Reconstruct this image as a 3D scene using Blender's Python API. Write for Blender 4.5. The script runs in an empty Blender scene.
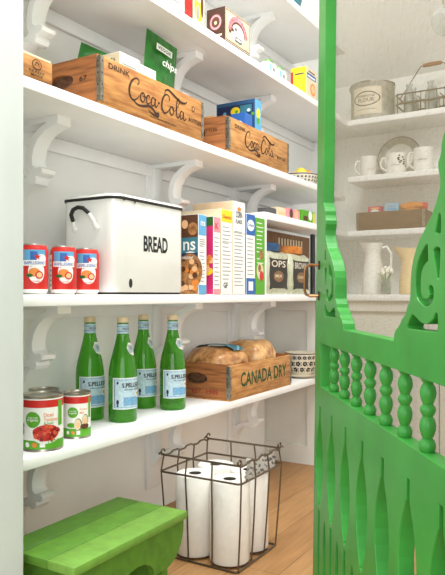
import bpy, bmesh, math, random
from mathutils import Vector, Matrix
random.seed(7)
PI = math.pi
sc = bpy.context.scene
COL = sc.collection

# ------------------------------------------------------------------ materials
def lin(c):
    return tuple(((v/255)/12.92 if v/255 <= .04045 else (((v/255)+.055)/1.055)**2.4) for v in c) + (1,)
_M = {}
def mat(name, rgb, rough=.5, metal=0., var=0., vscale=30., bump=0., stretch=(1, 1, 1), trans=0., ior=1.45, coat=0., rgb2=None, sub=0.):
    if name in _M: return _M[name]
    m = bpy.data.materials.new(name); m.use_nodes = True
    nt = m.node_tree; b = nt.nodes['Principled BSDF']
    b.inputs['Base Color'].default_value = lin(rgb)
    b.inputs['Roughness'].default_value = rough
    b.inputs['Metallic'].default_value = metal
    b.inputs['Transmission Weight'].default_value = trans
    b.inputs['IOR'].default_value = ior
    b.inputs['Coat Weight'].default_value = coat
    tc = nt.nodes.new('ShaderNodeTexCoord'); mp = nt.nodes.new('ShaderNodeMapping')
    mp.inputs['Scale'].default_value = stretch
    nz = nt.nodes.new('ShaderNodeTexNoise'); nz.inputs['Scale'].default_value = vscale; nz.inputs['Detail'].default_value = 5
    nt.links.new(tc.outputs['Object'], mp.inputs['Vector']); nt.links.new(mp.outputs['Vector'], nz.inputs['Vector'])
    if var > 0 or rgb2:
        mx = nt.nodes.new('ShaderNodeMix'); mx.data_type = 'RGBA'
        r2 = rgb2 or tuple(max(0, v*(1-var)) for v in rgb)
        mx.inputs[6].default_value = lin(rgb); mx.inputs[7].default_value = lin(r2)
        rp = nt.nodes.new('ShaderNodeMapRange'); rp.inputs[1].default_value = .35; rp.inputs[2].default_value = .68
        nt.links.new(nz.outputs['Fac'], rp.inputs[0]); nt.links.new(rp.outputs[0], mx.inputs[0])
        nt.links.new(mx.outputs[2], b.inputs['Base Color'])
    if bump > 0:
        bp = nt.nodes.new('ShaderNodeBump'); bp.inputs['Strength'].default_value = bump; bp.inputs['Distance'].default_value = .004
        nt.links.new(nz.outputs['Fac'], bp.inputs['Height']); nt.links.new(bp.outputs['Normal'], b.inputs['Normal'])
    _M[name] = m
    return m

WHITE = mat('white_paint', (249, 249, 247), .42, var=.02, vscale=9)
WALLM = mat('wall_paint', (248, 248, 244), .6, var=.02, vscale=6)
JAMB = mat('jamb_white_dimmed', (206, 212, 207), .5, var=.03, vscale=14, stretch=(1, 1, .3))  # same white as the walls, darkened in colour for weaker light on the jamb
CABM = mat('cabinet_paint', (222, 219, 210), .5, var=.02, vscale=8)
GREEN = mat('door_green', (60, 156, 60), .38, var=.10, vscale=11, bump=.06)
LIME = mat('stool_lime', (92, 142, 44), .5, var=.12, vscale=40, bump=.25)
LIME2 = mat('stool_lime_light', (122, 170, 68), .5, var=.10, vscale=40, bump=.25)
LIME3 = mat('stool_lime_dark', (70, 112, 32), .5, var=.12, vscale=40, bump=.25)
CRATE = mat('crate_wood', (198, 142, 78), .62, vscale=12, rgb2=(150, 92, 46), stretch=(1, 4, 9), bump=.15)
CRATE_END = mat('crate_end_wood', (170, 106, 56), .65, vscale=10, rgb2=(120, 72, 38), stretch=(4, 1, 9), bump=.15)
CRATE_L = mat('light_crate_wood', (206, 154, 92), .62, vscale=12, rgb2=(160, 104, 54), stretch=(1, 4, 9), bump=.15)
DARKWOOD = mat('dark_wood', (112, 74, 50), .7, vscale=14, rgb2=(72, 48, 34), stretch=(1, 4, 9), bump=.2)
TINS = mat('tin_strap', (160, 152, 136), .35, .8, var=.3, vscale=60)
RUST = mat('nail_head', (60, 50, 42), .5, .5)
INK = mat('dark_ink', (62, 38, 22), .8)
INKG = mat('green_ink', (44, 92, 52), .8, var=.3, vscale=80)
INKR = mat('red_ink', (150, 40, 40), .8)
BLACK = mat('black', (22, 21, 20), .5)
ENAMEL = mat('white_enamel', (238, 238, 232), .16, var=.03, vscale=7, coat=.4)
CHIP = mat('chipped_enamel', (38, 34, 32), .6)
GLASSG = mat('green_glass', (90, 184, 50), .06, trans=.72, ior=1.25, coat=.3)
GLASS = mat('clear_glass', (226, 232, 230), .05, trans=.85, ior=1.3)
LBL = mat('pale_blue_label', (196, 222, 232), .6, var=.12, vscale=160)
LBLB = mat('blue_label_art', (132, 180, 214), .6, var=.15, vscale=160)
NAVY = mat('navy_print', (30, 44, 84), .6)
GOLD = mat('star_gold', (190, 150, 110), .5)
CAP = mat('cap_tan', (222, 200, 162), .4, .0)
PAPERW = mat('print_white', (244, 243, 238), .6)
RED = mat('print_red', (206, 40, 34), .45)
DRED = mat('tomato_red', (190, 40, 26), .5, rgb2=(226, 84, 56), vscale=90)
ORANGE = mat('print_orange', (226, 138, 58), .5)
PEACH = mat('print_peach', (240, 190, 140), .5)
BLUE = mat('print_blue', (44, 100, 176), .5)
SKY = mat('print_sky', (100, 170, 214), .5)
LGREEN = mat('print_green', (92, 168, 40), .5)
DGREEN = mat('print_dark_green', (40, 100, 40), .5)
TIN = mat('tin_metal', (170, 164, 152), .3, .85)
ALU = mat('aluminium', (200, 198, 192), .3, .9)
YEL = mat('print_yellow', (244, 214, 40), .5)
PINK = mat('print_pink', (206, 44, 110), .5)
LPINK = mat('print_light_pink', (232, 150, 160), .5)
CREAM = mat('carton_cream', (232, 214, 178), .6, var=.05, vscale=20)
KRAFT = mat('kraft_brown', (140, 104, 74), .7, var=.12, vscale=25)
TEAL = mat('print_teal', (60, 124, 140), .5)
LBLUE = mat('print_light_blue', (150, 196, 222), .5)
BROWN = mat('print_brown', (92, 56, 36), .5)
CEREAL = mat('cereal_photo', (196, 140, 84), .6, rgb2=(120, 72, 36), vscale=55)
GREY = mat('print_grey', (150, 150, 148), .6)
DGREY = mat('print_dark_grey', (84, 84, 84), .6)
BAGG = mat('bag_green', (40, 128, 40), .28, var=.3, vscale=16, bump=.3)
BREAD = mat('bread_crust', (222, 166, 104), .38, rgb2=(150, 88, 40), vscale=34, stretch=(.5, 1.6, 1.6), bump=.7, coat=.5)
BREAD2 = mat('roll_crust', (228, 184, 122), .3, rgb2=(168, 104, 50), vscale=30, stretch=(2.5, 1, 1), bump=.7, coat=.5)
FILM = mat('bread_film', (232, 206, 166), .2, trans=.35, ior=1.2)
WIRE = mat('wire_steel', (112, 100, 84), .35, .85)
PAPER = mat('towel_paper', (238, 234, 224), .9, var=.02, vscale=60, bump=.4)
CORE = mat('towel_core', (84, 76, 66), .9)
BRONZE = mat('bronze', (150, 104, 66), .32, .9)
BRONZED = mat('bronze_dark', (70, 50, 38), .4, .8)
GALV = mat('galvanised', (196, 194, 184), .5, .25, var=.14, vscale=40)
STONE = mat('stoneware', (222, 212, 190), .35)
WARE = mat('white_ware', (240, 238, 230), .25)
CREAMW = mat('cream_ware', (236, 208, 158), .35, var=.05, vscale=18)
BLUEB = mat('lid_blue', (40, 84, 128), .4, var=.3, vscale=60)
LIDO = mat('lid_orange', (214, 138, 48), .45, rgb2=(180, 96, 34), vscale=50)
JARG = mat('jar_contents', (200, 198, 170), .25, rgb2=(166, 172, 140), vscale=40, coat=.6)
CHALK = mat('chalk_label', (56, 52, 46), .7)
FLOWER = mat('white_flower', (244, 240, 228), .7)
LEAF = mat('leaf_green', (96, 160, 84), .6)
FRUIT_Y = mat('lemon_yellow', (246, 206, 60), .4)
FRUIT_O = mat('fruit_orange', (226, 150, 60), .4)
TEALB = mat('teal_glaze', (70, 130, 140), .3)
BULB = mat('opal_glass', (236, 238, 238), .12, trans=.3)

def floor_material():
    m = bpy.data.materials.new('oak_floor'); m.use_nodes = True
    nt = m.node_tree; b = nt.nodes['Principled BSDF']; N = nt.nodes.new; L = nt.links.new
    tc = N('ShaderNodeTexCoord'); mp = N('ShaderNodeMapping'); mp.inputs['Rotation'].default_value = (0, 0, PI/2)
    br = N('ShaderNodeTexBrick'); br.inputs['Scale'].default_value = 1
    br.inputs['Brick Width'].default_value = 1.6; br.inputs['Row Height'].default_value = .13
    br.inputs['Mortar Size'].default_value = .0012; br.inputs['Color1'].default_value = lin((176, 132, 84))
    br.inputs['Color2'].default_value = lin((158, 114, 68)); br.inputs['Mortar'].default_value = lin((120, 82, 48))
    L(tc.outputs['Object'], mp.inputs[0]); L(mp.outputs[0], br.inputs[0])
    mp2 = N('ShaderNodeMapping'); mp2.inputs['Scale'].default_value = (26, 2.2, 1); L(tc.outputs['Object'], mp2.inputs[0])
    nz = N('ShaderNodeTexNoise'); nz.inputs['Scale'].default_value = 3; nz.inputs['Detail'].default_value = 6; L(mp2.outputs[0], nz.inputs[0])
    mr = N('ShaderNodeMapRange'); mr.inputs[1].default_value = .3; mr.inputs[2].default_value = .7; mr.inputs[3].default_value = .78; mr.inputs[4].default_value = 1.08
    L(nz.outputs['Fac'], mr.inputs[0])
    mx = N('ShaderNodeMix'); mx.data_type = 'RGBA'; mx.blend_type = 'MULTIPLY'; mx.inputs[0].default_value = 1
    L(br.outputs['Color'], mx.inputs[6]); L(mr.outputs[0], mx.inputs[7]); L(mx.outputs[2], b.inputs['Base Color'])
    b.inputs['Roughness'].default_value = .45
    return m
FLOORM = floor_material()

def screen_material():
    m = bpy.data.materials.new('woven_screen'); m.use_nodes = True
    nt = m.node_tree; N = nt.nodes.new; L = nt.links.new
    nt.nodes.remove(nt.nodes['Principled BSDF']); out = nt.nodes['Material Output']
    tc = N('ShaderNodeTexCoord'); mp = N('ShaderNodeMapping'); mp.inputs['Scale'].default_value = (900, 1, 22)
    nz = N('ShaderNodeTexNoise'); nz.inputs['Scale'].default_value = 1; nz.inputs['Detail'].default_value = 2
    L(tc.outputs['Object'], mp.inputs[0]); L(mp.outputs[0], nz.inputs[0])
    mp2 = N('ShaderNodeMapping'); mp2.inputs['Scale'].default_value = (40, 1, 800)
    nz2 = N('ShaderNodeTexNoise'); nz2.inputs['Scale'].default_value = 1; nz2.inputs['Detail'].default_value = 1
    L(tc.outputs['Object'], mp2.inputs[0]); L(mp2.outputs[0], nz2.inputs[0])
    ad = N('ShaderNodeMath'); ad.operation = 'ADD'; L(nz.outputs['Fac'], ad.inputs[0]); L(nz2.outputs['Fac'], ad.inputs[1])
    mr = N('ShaderNodeMapRange'); mr.inputs[1].default_value = .7; mr.inputs[2].default_value = 1.3
    mr.inputs[3].default_value = .48; mr.inputs[4].default_value = .60
    L(ad.outputs[0], mr.inputs[0])
    df = N('ShaderNodeBsdfDiffuse'); df.inputs['Color'].default_value = lin((146, 134, 106))
    tl = N('ShaderNodeBsdfTranslucent'); tl.inputs['Color'].default_value = lin((146, 134, 106))
    m1 = N('ShaderNodeMixShader'); m1.inputs[0].default_value = .35; L(df.outputs[0], m1.inputs[1]); L(tl.outputs[0], m1.inputs[2])
    tr = N('ShaderNodeBsdfTransparent'); m2 = N('ShaderNodeMixShader')
    L(mr.outputs[0], m2.inputs[0]); L(tr.outputs[0], m2.inputs[1]); L(m1.outputs[0], m2.inputs[2])
    L(m2.outputs[0], out.inputs['Surface'])
    return m
SCREEN = screen_material()

# ------------------------------------------------------------------ geometry helpers
_txt = {}
def text_geo(s, bold=0.):
    if (s, bold) in _txt: return _txt[(s, bold)]
    cu = bpy.data.curves.new('t', 'FONT'); cu.body = s; cu.resolution_u = 3; cu.fill_mode = 'FRONT'; cu.offset = bold
    ob = bpy.data.objects.new('t', cu); COL.objects.link(ob)
    dg = bpy.context.evaluated_depsgraph_get()
    me = bpy.data.meshes.new_from_object(ob.evaluated_get(dg))
    V = [(v.co.x, v.co.y) for v in me.vertices]; F = [tuple(p.vertices) for p in me.polygons]
    bpy.data.objects.remove(ob); bpy.data.curves.remove(cu); bpy.data.meshes.remove(me)
    x0 = min(v[0] for v in V); x1 = max(v[0] for v in V); y0 = min(v[1] for v in V); y1 = max(v[1] for v in V)
    V = [((x-x0)/(x1-x0), (y-y0)/(y1-y0)) for x, y in V]
    _txt[(s, bold)] = (V, F); return V, F

def plate_geo(outline, holes, T, bev=0.):
    cu = bpy.data.curves.new('p', 'CURVE'); cu.dimensions = '2D'; cu.fill_mode = 'BOTH'
    cu.extrude = T/2 - bev; cu.bevel_depth = bev; cu.bevel_resolution = 1; cu.offset = -bev
    for pts in [outline] + list(holes):
        sp = cu.splines.new('POLY'); sp.points.add(len(pts)-1); sp.use_cyclic_u = True
        for p, q in zip(sp.points, pts): p.co = (q[0], q[1], 0, 1)
    ob = bpy.data.objects.new('p', cu); COL.objects.link(ob)
    dg = bpy.context.evaluated_depsgraph_get()
    me = bpy.data.meshes.new_from_object(ob.evaluated_get(dg))
    V = [(v.co.x, T/2 - v.co.z, v.co.y) for v in me.vertices]; F = [tuple(p.vertices) for p in me.polygons]
    bpy.data.objects.remove(ob); bpy.data.curves.remove(cu); bpy.data.meshes.remove(me)
    return V, F

def planar(O, U, V):
    O, U, V = Vector(O), Vector(U), Vector(V); N = U.cross(V)
    f = lambda a, b, off=0: O + U*a + V*b + N*off
    f.curved = False
    return f
def front(y=0., x0=0., z0=0.): return planar((x0, y, z0), (1, 0, 0), (0, 0, 1))
def left_end(x=0., y0=0., z0=0.): return planar((x, y0, z0), (0, -1, 0), (0, 0, 1))   # a runs from back to front: a = y0 - y
def rev(rad, x=0., y=0.):            # wraps on a surface of revolution; a is arc length measured on radius of b=0, centre facing local -y
    R = rad if callable(rad) else (lambda z: rad)
    r0 = R(.08) if callable(rad) else rad
    def f(a, b, off=0):
        th = a/r0; r = R(b)+off
        return Vector((x + r*math.sin(th), y - r*math.cos(th), b))
    f.curved = True
    return f

class MB:
    def __init__(s): s.bm = bmesh.new(); s.mats = []
    def mi(s, m):
        if m not in s.mats: s.mats.append(m)
        return s.mats.index(m)
    def face(s, vs, m):
        try:
            f = s.bm.faces.new(vs); f.material_index = s.mi(m); return f
        except ValueError: return None
    def geo(s, V, F, m, M=None):
        vs = [s.bm.verts.new(M @ Vector(v) if M else v) for v in V]
        for f in F: s.face([vs[i] for i in f], m)
    def box(s, x0, x1, y0, y1, z0, z1, m, bev=0., seg=2, mats=None):
        b = bmesh.new(); bmesh.ops.create_cube(b, size=1)
        for v in b.verts: v.co = Vector((x0+(v.co.x+.5)*(x1-x0), y0+(v.co.y+.5)*(y1-y0), z0+(v.co.z+.5)*(z1-z0)))
        if bev > 0: bmesh.ops.bevel(b, geom=list(b.edges), offset=bev, segments=seg, affect='EDGES', profile=.5)
        b.verts.index_update(); b.normal_update()
        V = [v.co.copy() for v in b.verts]
        vs = [s.bm.verts.new(v) for v in V]
        for f in b.faces:
            mm = m
            if mats:
                n = f.normal
                for key, q in mats.items():
                    if n.dot(Vector({'-x': (-1, 0, 0), '+x': (1, 0, 0), '-y': (0, -1, 0), '+y': (0, 1, 0), '+z': (0, 0, 1)}[key])) > .9: mm = q
            s.face([vs[v.index] for v in f.verts], mm)
        b.free(); return s
    def lathe(s, prof, m, seg=32, x=0., y=0., sx=1., sy=1., mats=None):
        rings = []
        for r, z in prof:
            if r < 1e-6: rings.append([s.bm.verts.new((x, y, z))])
            else: rings.append([s.bm.verts.new((x+sx*r*math.cos(2*PI*k/seg), y+sy*r*math.sin(2*PI*k/seg), z)) for k in range(seg)])
        for i in range(len(rings)-1):
            a, b = rings[i], rings[i+1]; mm = mats[i] if mats else m
            for k in range(seg):
                k2 = (k+1) % seg
                if len(a) == 1 and len(b) == 1: continue
                if len(a) == 1: s.face([a[0], b[k2], b[k]], mm)
                elif len(b) == 1: s.face([a[k], a[k2], b[0]], mm)
                else: s.face([a[k], a[k2], b[k2], b[k]], mm)
        return s
    def tube(s, pts, r, m, seg=8, closed=False):
        pts = [Vector(p) for p in pts]; n = len(pts)
        rr = r if isinstance(r, (list, tuple)) else [r]*n
        rings = []; up = None
        for i, p in enumerate(pts):
            a = pts[(i-1) % n] if (closed or i > 0) else p
            b = pts[(i+1) % n] if (closed or i < n-1) else p
            t = (b-a).normalized()
            if up is None:
                up = t.orthogonal().normalized()
            up = (up - t*up.dot(t))
            up = up.normalized() if up.length > 1e-6 else t.orthogonal().normalized()
            w = t.cross(up)
            rings.append([s.bm.verts.new(p + (up*math.cos(2*PI*k/seg) + w*math.sin(2*PI*k/seg))*rr[i]) for k in range(seg)])
        for i in range(n if closed else n-1):
            a, b = rings[i], rings[(i+1) % n]
            for k in range(seg):
                k2 = (k+1) % seg; s.face([a[k], a[k2], b[k2], b[k]], m)
        if not closed:
            s.face(rings[0][::-1], m); s.face(rings[-1], m)
        return s
    def ball(s, c, r, m, seg=16, rz=None, jit=0.):
        c = Vector(c); rx = r if not isinstance(r, tuple) else r[0]; ry = r if not isinstance(r, tuple) else r[1]; rzz = r if not isinstance(r, tuple) else r[2]
        b = bmesh.new(); bmesh.ops.create_uvsphere(b, u_segments=seg, v_segments=max(6, seg//2), radius=1); b.verts.index_update()
        vs = [s.bm.verts.new(c + Vector((v.co.x*rx, v.co.y*ry, v.co.z*rzz))*(1+random.uniform(-jit, jit))) for v in b.verts]
        for f in b.faces: s.face([vs[v.index] for v in f.verts], m)
        b.free(); return s
    def plate(s, outline, holes, T, m, bev=0., M=None):
        V, F = plate_geo(outline, holes, T, bev); s.geo(V, F, m, M); return s
    # flat prints
    def rect(s, f, a0, b0, a1, b1, m, off=.0004):
        n = max(1, int(abs(a1-a0)/.004)) if f.curved else 1
        k = max(1, int(abs(b1-b0)/.008)) if f.curved else 1
        g = [[s.bm.verts.new(f(a0+(a1-a0)*i/n, b0+(b1-b0)*j/k, off)) for j in range(k+1)] for i in range(n+1)]
        for i in range(n):
            for j in range(k): s.face([g[i][j], g[i+1][j], g[i+1][j+1], g[i][j+1]], m)
        return s
    def ell(s, f, ca, cb, ra, rb, m, off=.0008, n=24, t0=0., t1=2*PI):
        c = s.bm.verts.new(f(ca, cb, off)); full = abs(t1-t0-2*PI) < 1e-6
        mids = [s.bm.verts.new(f(ca+.55*ra*math.cos(t0+(t1-t0)*i/n), cb+.55*rb*math.sin(t0+(t1-t0)*i/n), off)) for i in range(n if full else n+1)]
        vs = [s.bm.verts.new(f(ca+ra*math.cos(t0+(t1-t0)*i/n), cb+rb*math.sin(t0+(t1-t0)*i/n), off)) for i in range(n if full else n+1)]
        for i in range(n):
            j = (i+1) % len(vs); s.face([c, mids[i], mids[j]], m); s.face([mids[i], vs[i], vs[j], mids[j]], m)
        return s
    def poly(s, f, pts, m, off=.0006):
        s.face([s.bm.verts.new(f(a, b, off)) for a, b in pts], m); return s
    def text(s, f, t, a0, b0, w, h, m, off=.0012, slant=0., bold=.014):
        V, F = text_geo(t, bold)
        vs = [s.bm.verts.new(f(a0+x*w+slant*y*h, b0+y*h, off)) for x, y in V]
        for q in F: s.face([vs[i] for i in q], m)
        return s
    def stroke(s, f, pts, w, m, off=.0008, smooth=True):
        P = [Vector((p[0], p[1])) for p in pts]
        W = w if isinstance(w, (list, tuple)) else [w]*len(P)
        if smooth and len(P) > 2:
            Q, WW = [], []
            for i in range(len(P)-1):
                p0 = P[max(0, i-1)]; p1 = P[i]; p2 = P[i+1]; p3 = P[min(len(P)-1, i+2)]
                for k in range(6):
                    t = k/6
                    Q.append(.5*((2*p1)+(p2-p0)*t+(2*p0-5*p1+4*p2-p3)*t*t+(3*p1-p0-3*p2+p3)*t**3)); WW.append(W[i]+(W[i+1]-W[i])*t)
            Q.append(P[-1]); WW.append(W[-1]); P, W = Q, WW
        prev = None
        for i, p in enumerate(P):
            d = (P[min(i+1, len(P)-1)]-P[max(i-1, 0)]); d = d.normalized() if d.length > 0 else Vector((1, 0)); n = Vector((-d.y, d.x))
            a = s.bm.verts.new(f(*(p+n*W[i]/2), off)); b = s.bm.verts.new(f(*(p-n*W[i]/2), off))
            if prev: s.face([prev[0], prev[1], b, a], m)
            prev = (a, b)
        return s
    def build(s, name, parent=None, loc=(0, 0, 0), rz=0., smooth=True, recalc=False, angle=35):
        if recalc: bmesh.ops.recalc_face_normals(s.bm, faces=s.bm.faces)
        me = bpy.data.meshes.new(name); s.bm.to_mesh(me); s.bm.free()
        for m in s.mats: me.materials.append(m)
        if smooth:
            for p in me.polygons: p.use_smooth = True
            me.set_sharp_from_angle(angle=math.radians(angle))
        o = bpy.data.objects.new(name, me); COL.objects.link(o)
        o.location = loc; o.rotation_euler = (0, 0, rz)
        if parent: o.parent = parent
        return o

def tag(o, label=None, cat=None, group=None, kind=None):
    if label: o['label'] = label
    if cat: o['category'] = cat
    if group: o['group'] = group
    if kind: o['kind'] = kind
    return o
def thing(name, label, cat, loc, rz=0., group=None):
    o = bpy.data.objects.new(name, None); COL.objects.link(o); o.empty_display_size = .05
    o.location = loc; o.rotation_euler = (0, 0, rz)
    return tag(o, label, cat, group)
def copy_tree(o, loc, rz=None, label=None):
    r = o.copy(); COL.objects.link(r); r.location = loc
    if rz is not None: r.rotation_euler = (0, 0, rz)
    if label: r['label'] = label
    for ch in list(o.children):
        c = ch.copy(); COL.objects.link(c); c.parent = r
        for g in ch.children:
            d = g.copy(); COL.objects.link(d); d.parent = c
    return r
Q = PI/2      # things on the left run face world +X: local x -> world +Y, local y -> world -X

# levels (floor = 0); tops of the shelves
TH = .027
ZE, ZD, ZC, ZB, ZA, ZF, ZR2 = .405, .765, 1.244, 1.609, 1.951, 1.072, 1.335
XF, XW = -1.10, -1.39          # shelf front edge, wall
YS, YC, YR, YB = .90, 2.70, 3.02, 3.26   # shelf start, cabinet face, back shelf front, back wall

# ------------------------------------------------------------------ setting
def struct(name, mb, **k):
    o = mb.build(name, **k); o['kind'] = 'structure'; return o
struct('floor', MB().box(-1.75, 1.3, -1.2, 3.4, -.05, 0, FLOORM), smooth=False)
struct('wall_left', MB().box(XW-.08, XW, .66, YB+.1, 0, 2.55, WALLM), smooth=False)
struct('wall_back', MB().box(XW, 1.3, YB, YB+.1, 0, 2.0, WALLM), smooth=False)
struct('wall_right', MB().box(1.2, 1.3, .66, YB, 0, 2.55, WALLM), smooth=False)
struct('wall_front', MB().box(XW, -.996, .66, YS, 0, 2.55, JAMB, .004), smooth=False)
struct('trim_1', MB().box(-.085, .06, .66, .80, 0, 2.55, JAMB, .004), smooth=False)
m_ = MB(); m_.box(XW, 1.2, .66, 2.58, 2.55, 2.6, WALLM)
V = [(XW, YB, 1.855), (1.2, YB, 1.855), (1.2, 2.565, 2.55), (XW, 2.565, 2.55), (XW, YB, 1.905), (1.2, YB, 1.905), (1.2, 2.565, 2.60), (XW, 2.565, 2.60)]
m_.geo(V, [(0, 1, 2, 3), (4, 7, 6, 5), (0, 4, 5, 1), (1, 5, 6, 2), (3, 2, 6, 7), (0, 3, 7, 4)], WALLM)
struct('ceiling', m_, smooth=False)
# raised rails and stiles framing the left wall panels
BRY = (1.21, 1.84, 2.40)
m_ = MB()
for z in (ZE, ZD, ZC, ZB, ZA):
    m_.box(XW, XW+.014, YS, YB if z > ZD else YC, z-TH-.042, z-TH, WHITE, .003)
for y in BRY:
    m_.box(XW, XW+.012, y-.045, y+.045, .09, 2.4, WHITE, .003)
struct('trim_2', m_)

# ------------------------------------------------------------------ shelves
def shelf(x0, x1, y0, y1, z, label):
    o = MB().box(0, x1-x0, 0, y1-y0, -TH, 0, WHITE, .003).build('wall_shelf', loc=(x0, y0, z))
    return tag(o, label, 'shelf', 'white painted pantry shelves')
shelf(XW, XF, YS, YC, ZE, 'lowest white shelf holding green bottles and a printed wooden crate')
shelf(XW, XF, YS, YB, ZD, 'white shelf at eye level under the white bread box')
shelf(XW, XF, YS, 2.99, ZC, 'white shelf carrying two old wooden soda crates')
shelf(XW, XF, YS, YB, ZB, 'high white shelf carrying a brown coffee box and a yellow box')
shelf(XW, XF, YS, 2.99, ZA, 'topmost white shelf, cut by the top of the photo')
shelf(-1.243, XF, 2.163, YB, ZF, 'short white half-height shelf above two square storage jars')
shelf(XF, 1.2, YR, YB, ZB, 'back wall shelf under a printed tin and bottle carrier')
shelf(XF, 1.2, YR, YB, ZR2, 'back wall shelf under a standing plate and white mugs')
shelf(XF, 1.2, YR, YB, ZF, 'back wall shelf under a long dark wooden crate')
o = MB().box(0, 2.3, 0, YB-YC+.015, -TH, 0, WHITE, .003).build('countertop', loc=(XF, YC-.015, ZD))
tag(o, 'white countertop under the pitchers, on the back cabinet', 'countertop')
o = MB().box(0, .018, 0, .138, 0, ZF-ZD, WHITE, .002).build('shelf_divider', loc=(-1.103, 2.144, ZD), rz=Q)
tag(o, 'thin white upright divider beside the green cereal box', 'divider')

# built-in cabinet at the far end
cab = thing('base_cabinet', 'greige base cabinet with recessed panels at the end of the lowest shelf', 'cabinet', (XW, YC, 0))
MB().box(0, 2.58, .012, YB-YC-.03, 0, ZD-TH, CABM).build('carcass', cab, smooth=False)
def frame_front(x0, x1, name):
    z0, z1 = 0, ZD-TH
    V, F = plate_geo([(x0, z0), (x1, z0), (x1, z1), (x0, z1)], [[(x0+(.004 if name == 'end_panel' else .05), .085), (x1-.04, .085), (x1-.04, z1-.045), (x0+(.004 if name == 'end_panel' else .05), z1-.045)]], .012, .0015)
    m = MB(); m.geo(V, F, CABM); return m.build(name, cab, smooth=False)
frame_front(0, .252, 'end_panel'); frame_front(.254, .79, 'door'); frame_front(.794, 1.33, 'door'); frame_front(1.334, 1.87, 'door')

# brackets
KX = 1.217
ARM = [(0, 0), (.152, 0), (.152, -.022), (.132, -.028), (.112, -.036), (.094, -.052), (.082, -.074), (.077, -.098), (.078, -.118), (.086, -.126),
       (.100, -.124), (.108, -.130), (.106, -.140), (.096, -.146), (.088, -.146), (.090, -.156), (.085, -.166), (.074, -.168), (.066, -.162), (.056, -.163),
       (.042, -.168), (.028, -.178), (.018, -.192), (.012, -.212), (0, -.212)]
HOLE = [(.012, -.014), (.118, -.014), (.096, -.026), (.076, -.044), (.064, -.070), (.059, -.098), (.060, -.122), (.066, -.138), (.060, -.146), (.046, -.148), (.028, -.156), (.012, -.168)]
br0 = None
wh = {ZE: 'lowest shelf', ZD: 'bread box shelf', ZC: 'wooden crate shelf', ZB: 'coffee box shelf', ZA: 'topmost shelf'}
for z, nm in wh.items():
    for i, y in enumerate(BRY):
        lab = 'white scroll bracket under the %s, %s of its three' % (nm, ('leftmost', 'middle one', 'rightmost')[i])
        loc = (XW+.012, y-.0235, z-TH)
        if br0 is None:
            br0 = MB().plate([(x*KX, z) for x, z in ARM], [[(x*KX, z) for x, z in HOLE]], .047, WHITE, .0012).build('shelf_bracket', loc=loc, angle=40)
            o = br0
        else:
            o = br0.copy(); COL.objects.link(o); o.location = loc
        tag(o, lab, 'bracket', 'white scroll shelf brackets')

# ------------------------------------------------------------------ screen door
DW, DT = .812, .024
ux = Vector((.5585, -.8295)); DRZ = math.atan2(ux.y, ux.x)
Z0 = .765
door = thing('screen_door', 'bright green fretwork screen door standing open at the right', 'door', (-.5806, 1.4007, .008), DRZ)
door.rotation_euler = (-.0115, 0, DRZ+.0086); door.location = Vector((-.5806, 1.4007, .008)) + Vector((-.8295, -.5585, 0))*(.0115*.72+.007)
def dz(z): return z + Z0 - .008
prof = [(.0711, 1.17), (.0711, .202), (.074, .197), (.083, .190), (.089, .181), (.090, .172), (.0935, .166), (.0985, .160), (.0985, .152), (.095, .146), (.0915, .139), (.092, .129),
        (.104, .112), (.1174, .0985), (.1320, .0895), (.1449, .0801), (.1590, .0710), (.1704, .0600), (.1800, .048), (.1865, .034), (.1895, .020), (.1900, .002),
        (.1915, -.008), (.199, -.014), (.2035, -.019), (.2065, -.026), (.216, -.031), (.224, -.034), (.2285, -.040), (.238, -.046), (.248, -.050), (.254, -.056), (.258, -.0668)]
opening = [(x, dz(z)) for x, z in prof] + [(DW-x, dz(z)) for x, z in reversed(prof)]
J = [(.1765, .0632), (.1831, .0625), (.1950, .0560), (.2036, .0491), (.2110, .0410), (.2156, .0322), (.2186, .0220), (.2193, .012), (.2170, .0040), (.2128, -.0032), (.2060, -.0082), (.1966, -.0118), (.1880, -.0140), (.1798, -.0147), (.1710, -.0140), (.1635, -.0113), (.1585, -.0075), (.1554, -.003), (.1550, .0040), (.1572, .0088), (.1620, .0112), (.168, .0113), (.1719, .0090), (.1722, .0060), (.1700, .0030), (.168, -.0006), (.1720, -.0050), (.1798, -.006), (.1870, -.0058), (.1918, -.0043), (.1965, -.0005), (.1987, .0043), (.1992, .0140), (.1987, .0241), (.1955, .0310), (.1898, .0361), (.1820, .0400), (.1745, .0426), (.1750, .0530)]
drop = [(.1572, .0535), (.1540, .0565), (.148, .0575), (.1410, .0568), (.1359, .0544), (.1371, .0361), (.1389, .0201), (.1420, .0190), (.1449, .0202), (.151, .0367), (.1566, .0464)]
bat = [(.2288, -.0263), (.2400, -.0350), (.2478, -.0426), (.2460, -.0455), (.2401, -.0462), (.1900, -.0458), (.1419, -.0449), (.1405, -.0340), (.1419, -.0237), (.1450, -.0225), (.1492, -.023), (.1540, -.0290), (.1604, -.0325), (.1700, -.0360), (.1798, -.0374), (.1900, -.0372), (.2001, -.0354), (.2140, -.0300)]
topd = [(.1419, .0965), (.1385, .0975), (.1359, .0946), (.1345, .0840), (.1359, .074), (.1440, .0735), (.1523, .0767), (.1480, .0860)]
SH = -.047
holes = [opening]
for h in (J, drop, bat, topd):
    # the left bracket is narrower at the stile: shift the motif so it stays in the fretwork
    hl = [(x+SH, dz(z)) for x, z in h]
    holes.append(hl); holes.append([(DW-x, z) for x, z in reversed(hl)])
holes.append([(.057, dz(-.203)), (.757, dz(-.203)), (.757, dz(-.108)), (.057, dz(-.108))])
HW = [(-.249, .0052), (-.280, .0060), (-.290, .0100), (-.305, .0170), (-.325, .0235), (-.345, .0275), (-.370, .0300), (-.395, .0285), (-.420, .0235), (-.440, .0170), (-.455, .0105), (-.464, .0070), (-.468, .0065)]
HW = [(z, w*1.2) for z, w in HW]
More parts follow.
